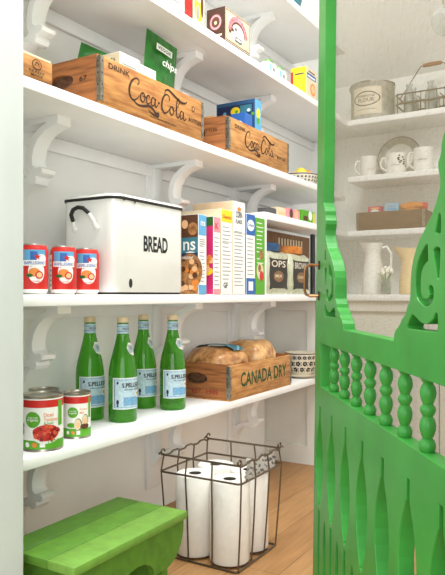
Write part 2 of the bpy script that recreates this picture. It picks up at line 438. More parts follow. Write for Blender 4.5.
HS = [(-.478, .0085), (-.70, .0100)]
HM = [(-.484, .0012), (-.494, .0062), (-.51, .0098), (-.55, .0120), (-.70, .0120)]
def sym(cx, hw): return [(cx-w, dz(z)) for z, w in hw] + [(cx+w, dz(z)) for z, w in reversed(hw)]
slots = [.396+.1125*k for k in range(-3, 4)]
for i, cx in enumerate(slots):
    holes.append(sym(cx, HW)); holes.append(sym(cx, HS))
    if i < 6: holes.append(sym(cx+.05625, HM))
MB().plate([(0, 0), (DW, 0), (DW, dz(1.24)), (0, dz(1.24))], holes, DT, GREEN, .0014).build('frame', door, smooth=False)
sp = [(.0055, -.0475), (.0085, -.046), (.0105, -.041), (.0105, -.037), (.0085, -.032), (.0060, -.030), (.0075, -.028), (.0098, -.020), (.0106, -.014), (.0095, -.008), (.0065, -.003), (.0060, -.0015)]
mid = [(.0085, .0012), (.0104, .0050), (.0104, .0080), (.0085, .0118), (.0062, .0140)]
up = [(.0075, .016), (.0100, .022), (.0110, .028), (.0098, .035), (.0066, .040), (.0060, .0415), (.0085, .0440), (.0100, .0475)]
P = [(0, -.0475), (.0100, -.0475), (.0124, -.0430), (.0124, -.0380), (.0100, -.0325), (.0070, -.0305), (.0094, -.0270), (.0120, -.0190), (.0124, -.0130), (.0106, -.0060), (.0074, -.0020),
     (.0098, .0012), (.0118, .0055), (.0112, .0100), (.0074, .0138), (.0092, .0170), (.0120, .0240), (.0124, .0290), (.0110, .0360), (.0072, .0410), (.0100, .0440), (.0114, .0475), (0, .0475)]
spm = None
for k in range(-3, 4):
    loc = (.400+.0865*k, DT/2, dz(-.1555))
    if spm is None:
        o = MB().lathe([(r*.86, z) for r, z in P], GREEN, 20).build('spindle', door, loc=loc, angle=60); spm = o
    else:
        o = spm.copy(); COL.objects.link(o); o.parent = door; o.location = loc
m_ = MB(); f = front(DT+.0015)
m_.rect(f, .02, dz(-.206), DW-.02, dz(1.20), SCREEN, 0)
tag(m_.build('screen_mesh', door, smooth=False), 'beige woven screen mesh')
h_ = MB(); 
hz0, hz1 = dz(-.003), dz(.066)
h_.tube([(.034, 0, hz1), (.030, -.018, hz1+.001), (.026, -.028, hz1-.004), (.025, -.031, hz1-.014), (.025, -.031, hz0+.012), (.026, -.028, hz0+.003), (.030, -.018, hz0-.001), (.034, 0, hz0)], .0032, BRONZE, 10)
hd = tag(h_.build('pull_handle', door), 'bronze wire pull handle')
for z in (hz0, hz1): MB().box(.028, .040, -.0025, 0, z-.010, z+.010, BRONZED, .001).build('mounting_plate', hd)

# ------------------------------------------------------------------ step stool
st = thing('step_stool', 'lime green painted wooden step stool on the floor', 'stool', (-.886, .925, 0), Q)
SL, SD, SHT = .388, .218, .239
m_ = MB()
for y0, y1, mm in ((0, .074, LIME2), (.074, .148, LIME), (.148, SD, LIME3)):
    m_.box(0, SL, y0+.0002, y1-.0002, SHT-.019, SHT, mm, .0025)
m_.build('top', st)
def apron_outline():
    pts = [(.004, 0), (SL-.004, 0), (SL-.004, -.012)]
    for t in range(1, 9):
        a = t/8*PI/2; pts.append((SL-.004-.075*(1-math.cos(a)), -.012-.085*math.sin(a)))
    c, w = .205, .062
    pts.append((c+w+.004, -.097))
    for t in range(0, 9):
        a = t/8*PI; pts.append((c+w*math.cos(a), -.097+.042*math.sin(a)))
    pts.append((c-w-.004, -.097))
    for t in range(7, -1, -1):
        a = t/8*PI/2; pts.append((.004+.075*(1-math.cos(a)), -.012-.085*math.sin(a)))
    return pts
for y in (.008, SD-.026):
    m_ = MB(); m_.plate(apron_outline(), [], .018, LIME, .0015, Matrix.Translation((0, y, SHT-.0192))); m_.build('apron', st, smooth=False)
for x in (.045, SL-.065):
    m_ = MB(); w = SD-.054
    ol = [(0, 0), (.055, 0), (.062, .045), (w/2-.01, .075), (w/2+.01, .075), (w-.062, .045), (w-.055, 0), (w, 0), (w, SHT-.0195), (0, SHT-.0195)]
    M = Matrix.Translation((x, .027, 0)) @ Matrix.Rotation(Q, 4, 'Z') @ Matrix.Translation((0, -.02, 0))
    m_.plate(ol, [], .02, LIME, .001, M); m_.build('leg', st, smooth=False)

# ------------------------------------------------------------------ wire crate and paper towels
wc = thing('wire_crate', 'rusty wire milk crate holding paper towel rolls on the oak floor', 'crate', (-.88, 1.548, 0), Q)
bx0, bx1, by0, by1 = -.004, .234, -.002, .238       # base (local)
tx0, tx1, ty0, ty1 = -.016, .244, -.018, .250
def ring(m, x0, x1, y0, y1, z, r, mt):
    c = .008
    m.tube([(x0+c, y0, z), (x1-c, y0, z), (x1, y0+c, z), (x1, y1-c, z), (x1-c, y1, z), (x0+c, y1, z), (x0, y1-c, z), (x0, y0+c, z)], r, mt, 8, True)
m_ = MB(); ring(m_, bx0, bx1, by0, by1, .0035, .003, WIRE)
for k in range(1, 5):
    x = bx0+(bx1-bx0)*k/5; m_.tube([(x, by0, .0045), (x, by1, .0045)], .002, WIRE, 6)
m_.build('base_frame', wc)
m_ = MB(); ring(m_, tx0, tx1, ty0, ty1, .250, .003, WIRE); m_.build('rim', wc)
m_ = MB()
x0, x1, y0, y1, z = tx0+.006, tx1-.006, ty0+.006, ty1-.006, .298
def wavy(a, b, n, amp=.004):
    a, b = Vector(a), Vector(b)
    return [a.lerp(b, t/n) + Vector((0, 0, (-amp if 0 < t % 6 < 4 else amp*.4))) for t in range(n+1)]
m_.tube(wavy((x0, y0, z), (x1, y0, z), 20), .003, WIRE)
m_.tube(wavy((x0, y1, z), (x1, y1, z), 20), .003, WIRE)
for x in (x0, x1):
    m_.tube([(x, y0-.012, z+.004), (x, y0-.006, z+.008), (x, y0, z), (x, y1, z), (x, y1+.008, z+.006), (x, y1+.014, z)], .003, WIRE)
upr = m_.build('upper_rim', wc)
for (x, y) in ((x0, y1), (x1, y0), (x1, y1), (x0, y0)):
    MB().tube([(x+.009*math.cos(t/10*5.2), y, z+.008+.008*math.sin(t/10*5.2)) for t in range(11)], .0026, WIRE).build('corner_hook', upr)
def upright(fx, fy):
    bx = bx0+(bx1-bx0)*fx; by = by0+(by1-by0)*fy; tx = tx0+(tx1-tx0)*fx; ty = ty0+(ty1-ty0)*fy
    ux_ = x0+(x1-x0)*fx; uy_ = y0+(y1-y0)*fy
    MB().tube([(bx, by, .003), (bx+(tx-bx)*.5+.002, by+(ty-by)*.5, .125), (tx, ty, .25), (ux_, uy_, z)], .0025, WIRE, 6).build('upright_wire', wc)
for fx in (.02, .34, .67, .98):
    upright(fx, 0); upright(fx, 1)
for fy in (.34, .67):
    upright(0, fy); upright(1, fy)
tw0 = None
for (X, Y, lab) in ((-.939, 1.607, 'paper towel roll standing nearest the camera in the wire crate'), (-1.057, 1.607, 'paper towel roll at the left of the wire crate, beside the stool'),
                    (-.939, 1.724, 'paper towel roll at the right of the wire crate'), (-1.057, 1.724, 'paper towel roll at the back of the wire crate, by the wall')):
    if tw0 is None:
        tw0 = thing('paper_towel_roll', lab, 'paper towels', (X, Y, .008), 0, 'paper towel rolls in the wire crate')
        r, h = .0575, .230
        MB().lathe([(.019, 0), (r-.003, 0), (r, .004), (r, h-.004), (r-.003, h), (.019, h), (.019, 0)], PAPER, 40).build('paper', tw0, angle=50)
        MB().lathe([(.0188, 0), (.0188, h-.001), (.0172, h-.001), (.0172, 0), (.0188, 0)], CORE, 24).lathe([(0, h-.03), (.0172, h-.03)], CORE, 24).build('core', tw0)
    else: copy_tree(tw0, (X, Y, .008), 0, lab)
# crumpled printed wrapper tucked at the right side of the crate
m_ = MB()
g = [[None]*9 for _ in range(13)]
for i in range(13):
    for j in range(9):
        g[i][j] = m_.bm.verts.new((i*.0155, .004*math.sin(i*2.1+j*.7)+.003*math.cos(j*3.+i), j*.007+.008*math.sin(i*1.35)*(j/8)))
for i in range(12):
    for j in range(8): m_.face([g[i][j], g[i+1][j], g[i+1][j+1], g[i][j+1]], PAPERW if (i*5+j*3) % 11 > 2 else GREY)
m_.bm.verts.ensure_lookup_table()
ex = bmesh.ops.solidify(m_.bm, geom=m_.bm.faces[:], thickness=.0012)
o = m_.build('plastic_wrapper', loc=(-.882, 1.60, .2375), rz=Q, angle=80)
tag(o, 'crumpled white printed wrapper on the paper towel rolls', 'wrapper')

# ------------------------------------------------------------------ wooden soda crates
def script_logo(m, f, a0, b0, w, mt, hh):
    k = w/100.; ky = hh/38.
    def S(pts, wd): m.stroke(f, [(a0+x*k, b0+y*ky) for x, y in pts], [q*ky*1.08 for q in wd] if isinstance(wd, list) else wd*ky*1.08, mt)
    S([(15, 27), (17.5, 31), (15, 34), (10, 32), (5.5, 26), (3.5, 18), (5, 11), (9, 8.5), (14, 11), (18, 16)], [1.2, 1.6, 1.4, 1.8, 2.6, 3.2, 2.6, 2, 1.4, 1])
    S([(9, 8.5), (16, 5), (24, 6), (32, 8.5), (38, 7), (43, 3), (47, 4.5), (46, .5), (38, 1), (31, 4)], [1, 2.2, 2.8, 2.8, 2.8, 3.2, 2, 2.4, 2.2, .6])
    S([(24, 21), (20.5, 19), (19.5, 14), (21.5, 10.5), (24.5, 11.5), (26, 16), (25, 20), (23, 21), (23.5, 17), (28, 17.5)], [1, 1.6, 2.2, 1.8, 1.2, 1.8, 1.4, 1, .8, .8])
    S([(33.5, 18), (32.5, 20.5), (29.5, 19), (28.3, 14), (30, 10.5), (33, 12), (35.5, 15)], [1.4, 1.4, 1.8, 2.2, 1.8, 1.2, .8])
    S([(41.5, 19), (38.5, 20.5), (36, 17), (36, 12), (38, 10.5), (41, 14), (42, 20), (41.5, 13), (43, 10.5), (46, 14)], [1, 1.2, 1.8, 2, 1.4, 1, 1.6, 2, 1.6, .8])
    S([(46, 16), (49, 17)], 2.2)
    S([(64, 24), (65, 28), (61, 31), (56, 28), (52.5, 20), (52.5, 12), (56, 8), (61, 10), (65, 15)], [1.2, 1.6, 1.6, 2.2, 3, 3.2, 2.4, 1.6, 1])
    S([(57, 29.5), (58, 35), (64, 37), (74, 33), (84, 29), (92, 30), (95, 33.5)], [.8, 1.6, 2.4, 2.8, 2.6, 2, .8])
    S([(70, 19), (66.5, 17.5), (65.5, 12.5), (67.5, 9), (70.5, 10), (72, 14.5), (71, 18), (69, 19), (70, 15.5), (74, 15)], [1, 1.6, 2.2, 1.8, 1.2, 1.8, 1.4, 1, .8, .8])
    S([(74, 15), (79, 22), (82, 29), (80, 32), (77.5, 28), (76.5, 18), (77, 11), (79, 8.5), (82, 12)], [.8, .9, 1.2, 1.2, 1.8, 2.2, 2.2, 1.8, .8])
    S([(88.5, 17), (85.5, 18.5), (83, 15), (83, 10), (85, 8.5), (88, 12), (89, 18), (88.5, 11), (90.5, 8.5), (94, 12)], [1, 1.2, 1.8, 2, 1.4, 1, 1.6, 2, 1.6, .8])

def crate(label, Y0, L, W, H, zz, wood, endw, text_fn, end_fn=None, X=XF):
    t = thing('wooden_crate', label, 'crate', (X, Y0, zz), Q, 'old wooden soda crates')
    T = .011
    fb = MB().box(.0005, L-.0005, 0, T, .0045, H, wood, .0015).build('front_board', t, angle=30)
    MB().box(.0005, L-.0005, W-T, W, .0045, H, wood, .0015).build('back_board', t, angle=30)
    hw = [(.095*math.cos(a)*.48+W/2-T, H*.60+.019*math.sin(a)) for a in [2*PI*k/20 for k in range(20)]]
    for x, nm in ((0, 0), (L-T*1.2, 1)):
        M = Matrix.Translation((x, T+.0005, 0)) @ Matrix.Rotation(Q, 4, 'Z') @ Matrix.Translation((0, -T*1.2, 0))
        e = MB(); e.plate([(0, .0045), (W-2*T-.001, .0045), (W-2*T-.001, H+.004), (0, H+.004)], [hw], T*1.2, endw, .001, M); eb = e.build('end_board', t, smooth=False)
        if nm == 0: eb0 = eb
        MB().box(x+T*1.2+.0005 if nm == 0 else x-.005, x+T*1.2+.005 if nm == 0 else x-.0005, W/2-.06, W/2+.06, H*.6-.03, H*.6+.03, DARKWOOD).build('grip_shade_plate', eb, smooth=False)  # dark plate added behind the grip hole for the crate's shaded inside
    MB().box(.001, L-.001, .001, W-.001, 0, .006, wood).build('bottom_board', t, smooth=False)
    # folded metal corner straps with nails
    for x, s in ((0, 1), (L, -1)):
        m = MB()
        m.box(x-.001 if s > 0 else x-.011, x+.011 if s > 0 else x+.001, -.0012, .0004, .008, H-.002, TINS)
        m.box(x-.0012, x+.0004, -.001, .012, .008, H-.002, TINS) if s > 0 else m.box(x-.0004, x+.0012, -.001, .012, .008, H-.002, TINS)
        for q in range(4):
            zz_ = .02+(H-.035)*q/3
            m.ball((x+s*.006, -.0014, zz_), (.0022, .0012, .0022), RUST, 8)
            if s > 0: m.ball((-.0014, .007, zz_), (.0012, .0022, .0022), RUST, 8)
        m.build('corner_strap', t)
    m = MB(); text_fn(m, front(0)); m.build('lettering', fb, smooth=False)
    if end_fn:
        m = MB(); end_fn(m, left_end(0, W)); m.build('lettering', eb0, smooth=False)
    return t
def coke1(m, f):
    m.text(f, 'DRINK', .030, .098, .085, .014, INK)
    script_logo(m, f, .103, .022, .298, INK, .092)
    m.text(f, 'BOTTLES', .396, .046, .068, .012, INK)
    m.text(f, 'TRADE MARK REGISTERED', .20, .014, .13, .005, INK)
    m.ell(f, .420, .088, .008, .009, INK); m.ell(f, .420, .088, .0055, .0065, CRATE, .001)
def coke1e(m, f): m.text(f, '67', .205, .066, .026, .014, INK)
crate('long wooden crate with script soda lettering at the left of its shelf', 1.240, .478, .275, .124, ZC, CRATE, CRATE_END, coke1, coke1e)
def coke2(m, f):
    m.text(f, 'DRINK', .04, .088, .075, .013, INK)
    script_logo(m, f, .105, .020, .25, INK, .086)
    m.text(f, 'BOTTLES', .365, .040, .07, .011, INK)
def coke2e(m, f): m.text(f, 'BOTTLES', .16, .075, .07, .009, INK)
crate('wooden crate with script soda lettering and a blue box standing in it', 1.876, .469, .275, .119, ZC, CRATE_L, CRATE_END, coke2, coke2e)
def cdry(m, f): m.text(f, 'CANADA DRY', .075, .040, .365, .050, INKG)
def cdrye(m, f):
    m.text(f, 'EST. 1905', .118, .020, .105, .015, INKR)
crate('wooden crate of bread with green block lettering on the lowest shelf', 1.882, .488, .268, .119, ZE, CRATE_L, CRATE_END, cdry, cdrye)

# small stamped wooden box on the left end of the crate shelf
t = thing('wooden_box', 'small stamped wooden box at the far left of the crate shelf', 'box', (XF, .935, ZC), Q)
MB().box(0, .142, 0, .10, 0, .049, CRATE, .0015).build('body', t)
m_ = MB(); f = front(0); m_.ell(f, .095, .033, .014, .012, INK); m_.ell(f, .095, .033, .0118, .010, CRATE, .0011)
m_.stroke(f, [(.088, .029), (.095, .040), (.102, .029)], .002, INK, .0014, False); m_.stroke(f, [(.089, .037), (.102, .036)], .0015, INK, .0014, False)
m_.text(f, 'READY', .072, .0135, .046, .006, INK); m_.text(f, 'MADE', .078, .0055, .034, .005, INK)
m_.build('stamp', t, smooth=False)
MB().box(.002, .140, .002, .098, .049, .054, CREAM, .001).build('lid', t)

# ------------------------------------------------------------------ bread box
bw, bd, bh = .322, .192, .262
t = thing('bread_box', 'white enamel box lettered BREAD with chipped black edges', 'bread box', (XF, 1.297, ZD), Q)
def rrect(x0, x1, y0, y1, r, n=6):
    pts = []
    for cx, cy, a0 in ((x1-r, y0+r, -PI/2), (x1-r, y1-r, 0), (x0+r, y1-r, PI/2), (x0+r, y0+r, PI)):
        for k in range(n+1):
            a = a0+PI/2*k/n; pts.append((cx+r*math.cos(a), cy+r*math.sin(a)))
    return pts
def loft(m, rings, mts, cap=True):
    R = [[m.bm.verts.new((x, y, z)) for x, y in pts] for pts, z in rings]
    n = len(R[0])
    for i in range(len(R)-1):
        for k in range(n): m.face([R[i][k], R[i][(k+1) % n], R[i+1][(k+1) % n], R[i+1][k]], mts[i] if isinstance(mts, list) else mts)
    if cap:
        m.face(R[0][::-1], mts[0] if isinstance(mts, list) else mts); m.face(R[-1], mts[-1] if isinstance(mts, list) else mts)
m_ = MB(); rr = .032
loft(m_, [(rrect(.004, bw-.004, .004, bd-.004, rr), 0), (rrect(.002, bw-.002, .002, bd-.002, rr), .003), (rrect(.002, bw-.002, .002, bd-.002, rr), .006), (rrect(0, bw, 0, bd, rr), .012), (rrect(0, bw, 0, bd, rr), bh-.010)], [CHIP, CHIP, ENAMEL, ENAMEL])
body = m_.build('body', t, angle=50)
m_ = MB()
loft(m_, [(rrect(-.003, bw+.003, -.003, bd+.003, rr+.003), bh-.012), (rrect(-.004, bw+.004, -.004, bd+.004, rr+.004), bh-.010), (rrect(-.004, bw+.004, -.004, bd+.004, rr+.004), bh-.005), (rrect(-.002, bw+.002, -.002, bd+.002, rr+.002), bh-.001), (rrect(.01, bw-.01, .01, bd-.01, rr-.01), bh+.004), (rrect(.04, bw-.04, .04, bd-.04, .02), bh+.007)], [CHIP, CHIP, ENAMEL, ENAMEL, ENAMEL])
blid = m_.build('lid', t, angle=50)
m_ = MB(); m_.text(front(0), 'BREAD', .118, .118, .112, .044, BLACK, .0008, bold=.03); m_.build('lettering', t, smooth=False)
MB().ell(front(0), .062, .030, .0075, .0125, CHIP).build('enamel_chip', body, smooth=False)
f = front(-.004)
for a, b, ra, rb in ((.03, bh-.010, .006, .006), (.075, bh-.014, .003, .006), (.12, bh-.009, .012, .004), (.2, bh-.009, .009, .003)):
    MB().ell(f, a, b, ra, rb, CHIP).build('enamel_chip', blid, smooth=False)
m_ = MB()   # bail handle on the near end
hy, hz = .098, .208
pts = [(-.004, hy+.040, hz-.030), (-.010, hy+.040, hz-.012), (-.020, hy+.037, hz+.004), (-.026, hy+.024, hz+.016), (-.028, hy+.006, hz+.021), (-.027, hy-.012, hz+.018), (-.022, hy-.028, hz+.004), (-.014, hy-.036, hz-.014), (-.006, hy-.038, hz-.032)]
m_.tube(pts[:2], .0052, ENAMEL, 10); m_.tube(pts[1:7], .0056, CHIP, 10); m_.tube(pts[6:], .0055, ENAMEL, 10)
for y in (hy+.040, hy-.038): m_.ball((-.003, y, hz-.033), (.005, .008, .009), ENAMEL, 10)
m_.build('handle', t, angle=60)

# ------------------------------------------------------------------ soda cans
def soda_can():
    r, h = .0315, .117
    t = thing('soda_can', 'red citrus soda can, leftmost of the three beside the bread box', 'can', (0, 0, 0), 0, 'red citrus soda cans')
    MB().lathe([(0, .004), (r-.010, .004), (r-.006, 0), (r-.003, .004), (r, .012), (r, h-.014), (r-.002, h-.008), (r-.0045, h-.003), (r-.0045, h), (r-.007, h), (r-.008, h-.004), (0, h-.004)], ALU, 32,
               mats=[ALU, ALU, ALU, PAPERW, RED, RED, RED, ALU, ALU, ALU, ALU]).build('body', t, angle=50)
    m = MB(); f = rev(r)
    m.rect(f, -.022, .066, .030, .103, SKY, .0003); m.rect(f, -.006, .064, .010, .099, BLUE, .0004); m.ell(f, .008, .052, .019, .026, PAPERW, .0006); m.ell(f, .020, .083, .012, .010, PAPERW, .0007)
    m.rect(f, -.024, .066, .030, .079, PAPERW, .0009)
    m.text(f, 'SANPELLEGRINO', -.021, .069, .048, .0075, BLUE, .0013)
    st = [(.010+(.0085 if k % 2 == 0 else .0035)*math.sin(k*PI/5), .087+(.0085 if k % 2 == 0 else .0035)*math.cos(k*PI/5)) for k in range(10)]
    m.poly(f, st, RED, .0013)
    m.ell(f, .003, .051, .013, .010, ORANGE, .0013); m.ell(f, .014, .045, .009, .009, RED, .0017); m.ell(f, .014, .045, .006, .006, PEACH, .002)
    m.ell(f, -.008, .044, .008, .004, DGREEN, .0015); m.text(f, 'ARANCIATA ROSSA', -.010, .028, .026, .004, RED, .0012)
    m.rect(f, -.040, .012, -.030, .095, PAPERW, .0003)
    for k in range(6): m.rect(f, -.039, .02+k*.012, -.031, .024+k*.012, GREY, .0006)
    m.build('label', t, angle=60)
    MB().box(-.004, .004, -.012, .008, h-.0042, h-.0022, ALU, .0008).build('pull_tab', t)
    return t
c0 = soda_can(); c0.location = (-1.159, 1.078, ZD); c0.rotation_euler = (0, 0, .72)
copy_tree(c0, (-1.1475, 1.160, ZD), .72, 'red citrus soda can in the middle of three beside the bread box')
copy_tree(c0, (-1.153, 1.248, ZD), .66, 'red citrus soda can standing against the near end of the bread box')

# ------------------------------------------------------------------ green bottles
BP = [(r*1.05, z) for r, z in [(0, .003), (.030, .001), (.036, 0), (.0388, .006), (.0388, .128), (.0374, .148), (.0336, .170), (.0278, .194), (.0218, .218), (.0176, .238), (.0158, .252), (.0155, .265), (.0155, .279)]]
def brad(z):
    for (r0, z0), (r1, z1) in zip(BP[3:], BP[4:]):
        if z0 <= z <= z1: return r0+(r1-r0)*(z-z0)/(z1-z0)
    return .0407
def bottle():
    t = thing('glass_bottle', 'green mineral water bottle, leftmost of four on the lowest shelf', 'bottle', (0, 0, 0), 0, 'green mineral water bottles')
    MB().lathe(BP + [(.0125, .279), (0, .279)], GLASSG, 40).build('glass', t, angle=50)
    MB().lathe([(0, .2792), (.0150, .2792), (.0168, .281), (.0168, .292), (.0155, .2955), (0, .2960)], CAP, 28).build('cap', t)
    m = MB(); f = rev(brad)
    m.rect(f, -.062, .038, .062, .126, PAPERW, .0003); m.rect(f, -.060, .040, .060, .124, LBL, .0007)
    for (a0, b0, a1, b1) in ((-.056, .043, .056, .0445), (-.056, .1195, .056, .121), (-.056, .043, -.0545, .121), (.0545, .043, .056, .121)):
        m.rect(f, a0, b0, a1, b1, NAVY if b1-b0 > .01 else LBLB, .0010)
    m.rect(f, -.030, .048, .052, .072, LBLB, .0010)
    m.text(f, 'S.PELLEGRINO', -.034, .099, .092, .0125, BLACK, .0013, bold=.03)
    m.text(f, 'SPARKLING NATURAL MINERAL WATER', -.028, .091, .060, .004, NAVY, .0013)
    st = [(.019+(.0095 if k % 2 == 0 else .004)*math.sin(k*PI/5), .080+(.0095 if k % 2 == 0 else .004)*math.cos(k*PI/5)) for k in range(10)]
    m.ell(f, .019, .080, .011, .011, PAPERW, .0011); m.poly(f, st, GOLD, .0016)
    m.ell(f, -.046, .058, .004, .007, NAVY, .0012); m.ell(f, -.046, .112, .003, .004, NAVY, .0012); m.ell(f, -.046, .048, .003, .003, NAVY, .0012)
    m.stroke(f, [(-.022, .055), (-.010, .066), (.004, .058), (.018, .068), (.034, .060)], .003, SKY, .0013)
    m.build('label', t, angle=60)
    m = MB()
    m.rect(f, -.046*2.2, .249, .046*2.2, .2755, LBL, .0004); m.rect(f, -.09, .254, .09, .2565, LBLB, .0008); m.rect(f, -.09, .268, .09, .2705, LBLB, .0008)
    m.text(f, 'S.PELLEGRINO', -.035, .259, .07, .007, NAVY, .0011)
    m.build('neck_label', t, angle=60)
    m = MB()
    m.poly(f, [(-.006, .224), (.020, .222), (.030, .206), (.018, .186), (-.004, .192), (-.016, .208)], PAPERW, .0022); m.ell(f, .006, .206, .014, .011, LBL, .0030)
    sm = [(.005+(.009 if k % 2 == 0 else .004)*math.sin(k*PI/5), .208+(.009 if k % 2 == 0 else .004)*math.cos(k*PI/5)) for k in range(10)]
    m.poly(f, sm, GREY, .0038)
    m.build('shoulder_seal', t, angle=60)
    return t
b0 = bottle(); b0.location = (-1.300, 1.421, ZE); b0.rotation_euler = (0, 0, Q-.12)
copy_tree(b0, (-1.2000, 1.448, ZE), Q-.10, 'green mineral water bottle standing nearest the shelf edge, second from left')
copy_tree(b0, (-1.287, 1.655, ZE), Q-.05, 'green mineral water bottle half hidden behind the nearest bottle')
copy_tree(b0, (-1.190, 1.680, ZE), Q-.22, 'green mineral water bottle next to the wooden bread crate')

# ------------------------------------------------------------------ food cans
def food_can(label, r, h, loc, rz, kind):
    t = thing('food_can', label, 'can', loc, rz, 'labelled food cans on the lowest shelf')
    MB().lathe([(0, .001), (r-.003, .001), (r+.0012, 0), (r+.0012, .003), (r, .005), (r, h-.005), (r+.0012, h-.003), (r+.0012, h), (r-.002, h), (r-.003, h-.004), (r*.75, h-.004), (r*.72, h-.005), (0, h-.005)], TIN, 40).build('tin', t, angle=40)
    if kind is None: return t
    m = MB(); f = rev(r); E = PI*r*.97; k = r/.048
    m.rect(f, -E, .006, E, h-.006, PAPERW, .0003)
    m.rect(f, -E, h-.026, E, h-.009, RED, .0006); m.rect(f, -E, .006, E, .026, LGREEN, .0006)
    m.text(f, 'organic', -.024*k, h*.47, .0, .0, PAPERW) if False else None
    ca = -.020*k if kind == 'tomato' else -.016*k
    m.ell(f, ca, h*.58, .0185*k, .0185*k, LGREEN, .0009)
    m.text(f, 'simple truth', ca-.012*k, h*.595, .024*k, .0052*k, PAPERW, .0013); m.text(f, 'organic', ca-.014*k, h*.54, .028*k, .0078*k, PAPERW, .0013)
    if kind == 'tomato':
        m.text(f, 'Diced', .006*k, h*.63, .022*k, .0085*k, ORANGE, .0012); m.text(f, 'Tomatoes', .006*k, h*.55, .034*k, .008*k, ORANGE, .0012)
        m.text(f, '& basil', .006*k, h*.49, .022*k, .006*k, LGREEN, .0012)
        m.ell(f, .012*k, h*.33, .036*k, .024*k, PAPERW, .0008)
        m.ell(f, .012*k, h*.34, .031*k, .019*k, DRED, .0010)
        for q in range(60):
            a = random.uniform(0, 2*PI); rad = math.sqrt(random.random()); ca_, cb_ = .012*k+.029*k*rad*math.cos(a), h*.34+.017*k*rad*math.sin(a)
            m.poly(f, [(ca_-.004, cb_-.003), (ca_+.003, cb_-.004), (ca_+.004, cb_+.003), (ca_-.003, cb_+.004)], (RED, DRED, mat('tomato_light', (222, 92, 66), .4), mat('tomato_dark', (140, 24, 18), .4))[q % 4], .0012+.00005*q)
        m.ell(f, -.055*k, h*.36, .010, .013, BROWN, .001); m.ell(f, -.052*k, h*.46, .008, .008, DGREEN, .0012)
    else:
        m.text(f, 'Coconut', .008*k, h*.63, .028*k, .0075*k, ORANGE, .0012); m.text(f, 'Milk', .008*k, h*.55, .016*k, .007*k, ORANGE, .0012)
        for ca_, cb_ in ((.002*k, .32), (.028*k, .40)):
            m.ell(f, ca_, h*cb_, .013*k, .021*k, BROWN, .0010); m.ell(f, ca_-.001, h*cb_, .0115*k, .019*k, CREAM, .0013); m.ell(f, ca_, h*cb_-.002, .006*k, .010*k, PEACH, .0016)
        m.ell(f, .026*k, h*.27, .012, .007, BROWN, .0014)
        m.ell(f, -.020*k, h*.30, .012, .006, LGREEN, .001)
    m.ell(f, -.034*k, .016, .006*k, .006*k, PAPERW, .001); m.ell(f, -.015*k, .016, .006*k, .006*k, ORANGE, .001); m.rect(f, -.003*k, .011, .009*k, .021, PAPERW, .001)
    m.rect(f, .042*k, h*.45, .056*k, h-.012, LGREEN, .0009)
    m.build('label', t, angle=60)
    return t
food_can('large tomato can with red band and green circle at the shelf edge', .0475, .127, (-1.150, 1.095, ZE), .74, 'tomato')
food_can('smaller coconut can with green circle, right of the tomato can', .0345, .114, (-1.166, 1.226, ZE), .80, 'coconut')
food_can('plain tin can mostly hidden behind the tomato can', .037, .120, (-1.243, 1.188, ZE), .5, None)

# ------------------------------------------------------------------ cartons
def carton(name, label, Y0, w, d, h, z, base, draw=None, X=XF, mats=None, cat='box', group=None, rz=Q, left=None):
    t = thing(name, label, cat, (X, Y0, z), rz, group)
    MB().box(0, w, 0, d, 0, h, base, .0008, 1, mats).build('carton', t, smooth=False)
    if draw:
        m = MB(); draw(m, front(0), w, h); m.build('front_print', t, smooth=False)
    if left:
        m = MB(); left(m, left_end(0, d), d, h); m.build('side_print', t, smooth=False)
    return t
G = 'cereal boxes in a row on the bread box shelf'
def lines(m, f, a0, a1, b0, b1, n, mt=GREY):
    for k in range(n):
        b = b0+(b1-b0)*k/max(1, n-1); m.rect(f, a0, b, a1-(a1-a0)*.3*random.random(), b+.003, mt)
def d1(m, f, w, h):
    m.rect(f, .001, h-.065, w-.001, h-.001, SKY); m.text(f, 'ns', .012, h-.035, .026, .014, PAPERW); m.rect(f, .001, .001, w-.001, .03, SKY)
    m.rect(f, .008, h*.55, w-.008, h*.553, BLACK); lines(m, f, .006, w-.006, .04, h*.52, 9); lines(m, f, .006, w-.006, h*.6, h-.08, 4)
def l1(m, f, d, h):
    m.rect(f, .001, .001, d-.001, h-.001, CEREAL, .0003); m.rect(f, .001, h-.072, d-.001, h-.001, BROWN, .0006)
    m.ell(f, d-.020, h-.045, .018, .020, CEREAL, .001); m.ell(f, d-.05, h-.03, .012, .014, PEACH, .001)
    m.rect(f, .001, h-.135, d-.001, h-.072, TEAL, .0008); m.rect(f, .001, h-.150, d-.001, h-.120, NAVY, .001)
    m.text(f, 'ns', d-.056, h-.112, .046, .028, PAPERW, .0014); m.text(f, 'ORIGINAL', d-.062, h-.139, .05, .008, PAPERW, .0014)
    m.ell(f, d-.03, .075, .048, .060, PAPERW, .0009); m.ell(f, d-.03, .072, .046, .056, CEREAL, .0012)
    for k in range(26):
        m.ell(f, d-.004-random.random()*.055, .012+random.random()*.10, .010, .009, (ORANGE, PEACH, CEREAL, BROWN)[k % 4], .0014+.00008*k, 10)
carton('cereal_box', 'granola cereal box with a teal band, right against the bread box', 1.690, .047, .17, .250, ZD, PAPERW, d1, group=G, left=l1)
def d2(m, f, w, h):
    m.rect(f, .001, h-.05, w-.001, h-.001, LPINK); lines(m, f, .004, w-.005, .03, h-.07, 12); m.rect(f, .001, .001, w-.001, .018, LPINK); m.text(f, 'K', .010, h-.04, .02, .02, RED)
def l2(m, f, d, h):
    m.rect(f, .001, .001, d-.001, h-.001, PINK, .0003); m.rect(f, .001, h-.03, d-.001, h-.001, DGREEN, .0007)
    for k in range(14): m.ell(f, d-.006-random.random()*.03, .06+random.random()*.07, .009, .010, (ORANGE, YEL, PEACH)[k % 3], .0009+.0001*k, 10)
carton('cereal_box', 'magenta cereal box second from the bread box', 1.779, .042, .185, .252, ZD, PAPERW, d2, group=G, left=l2)
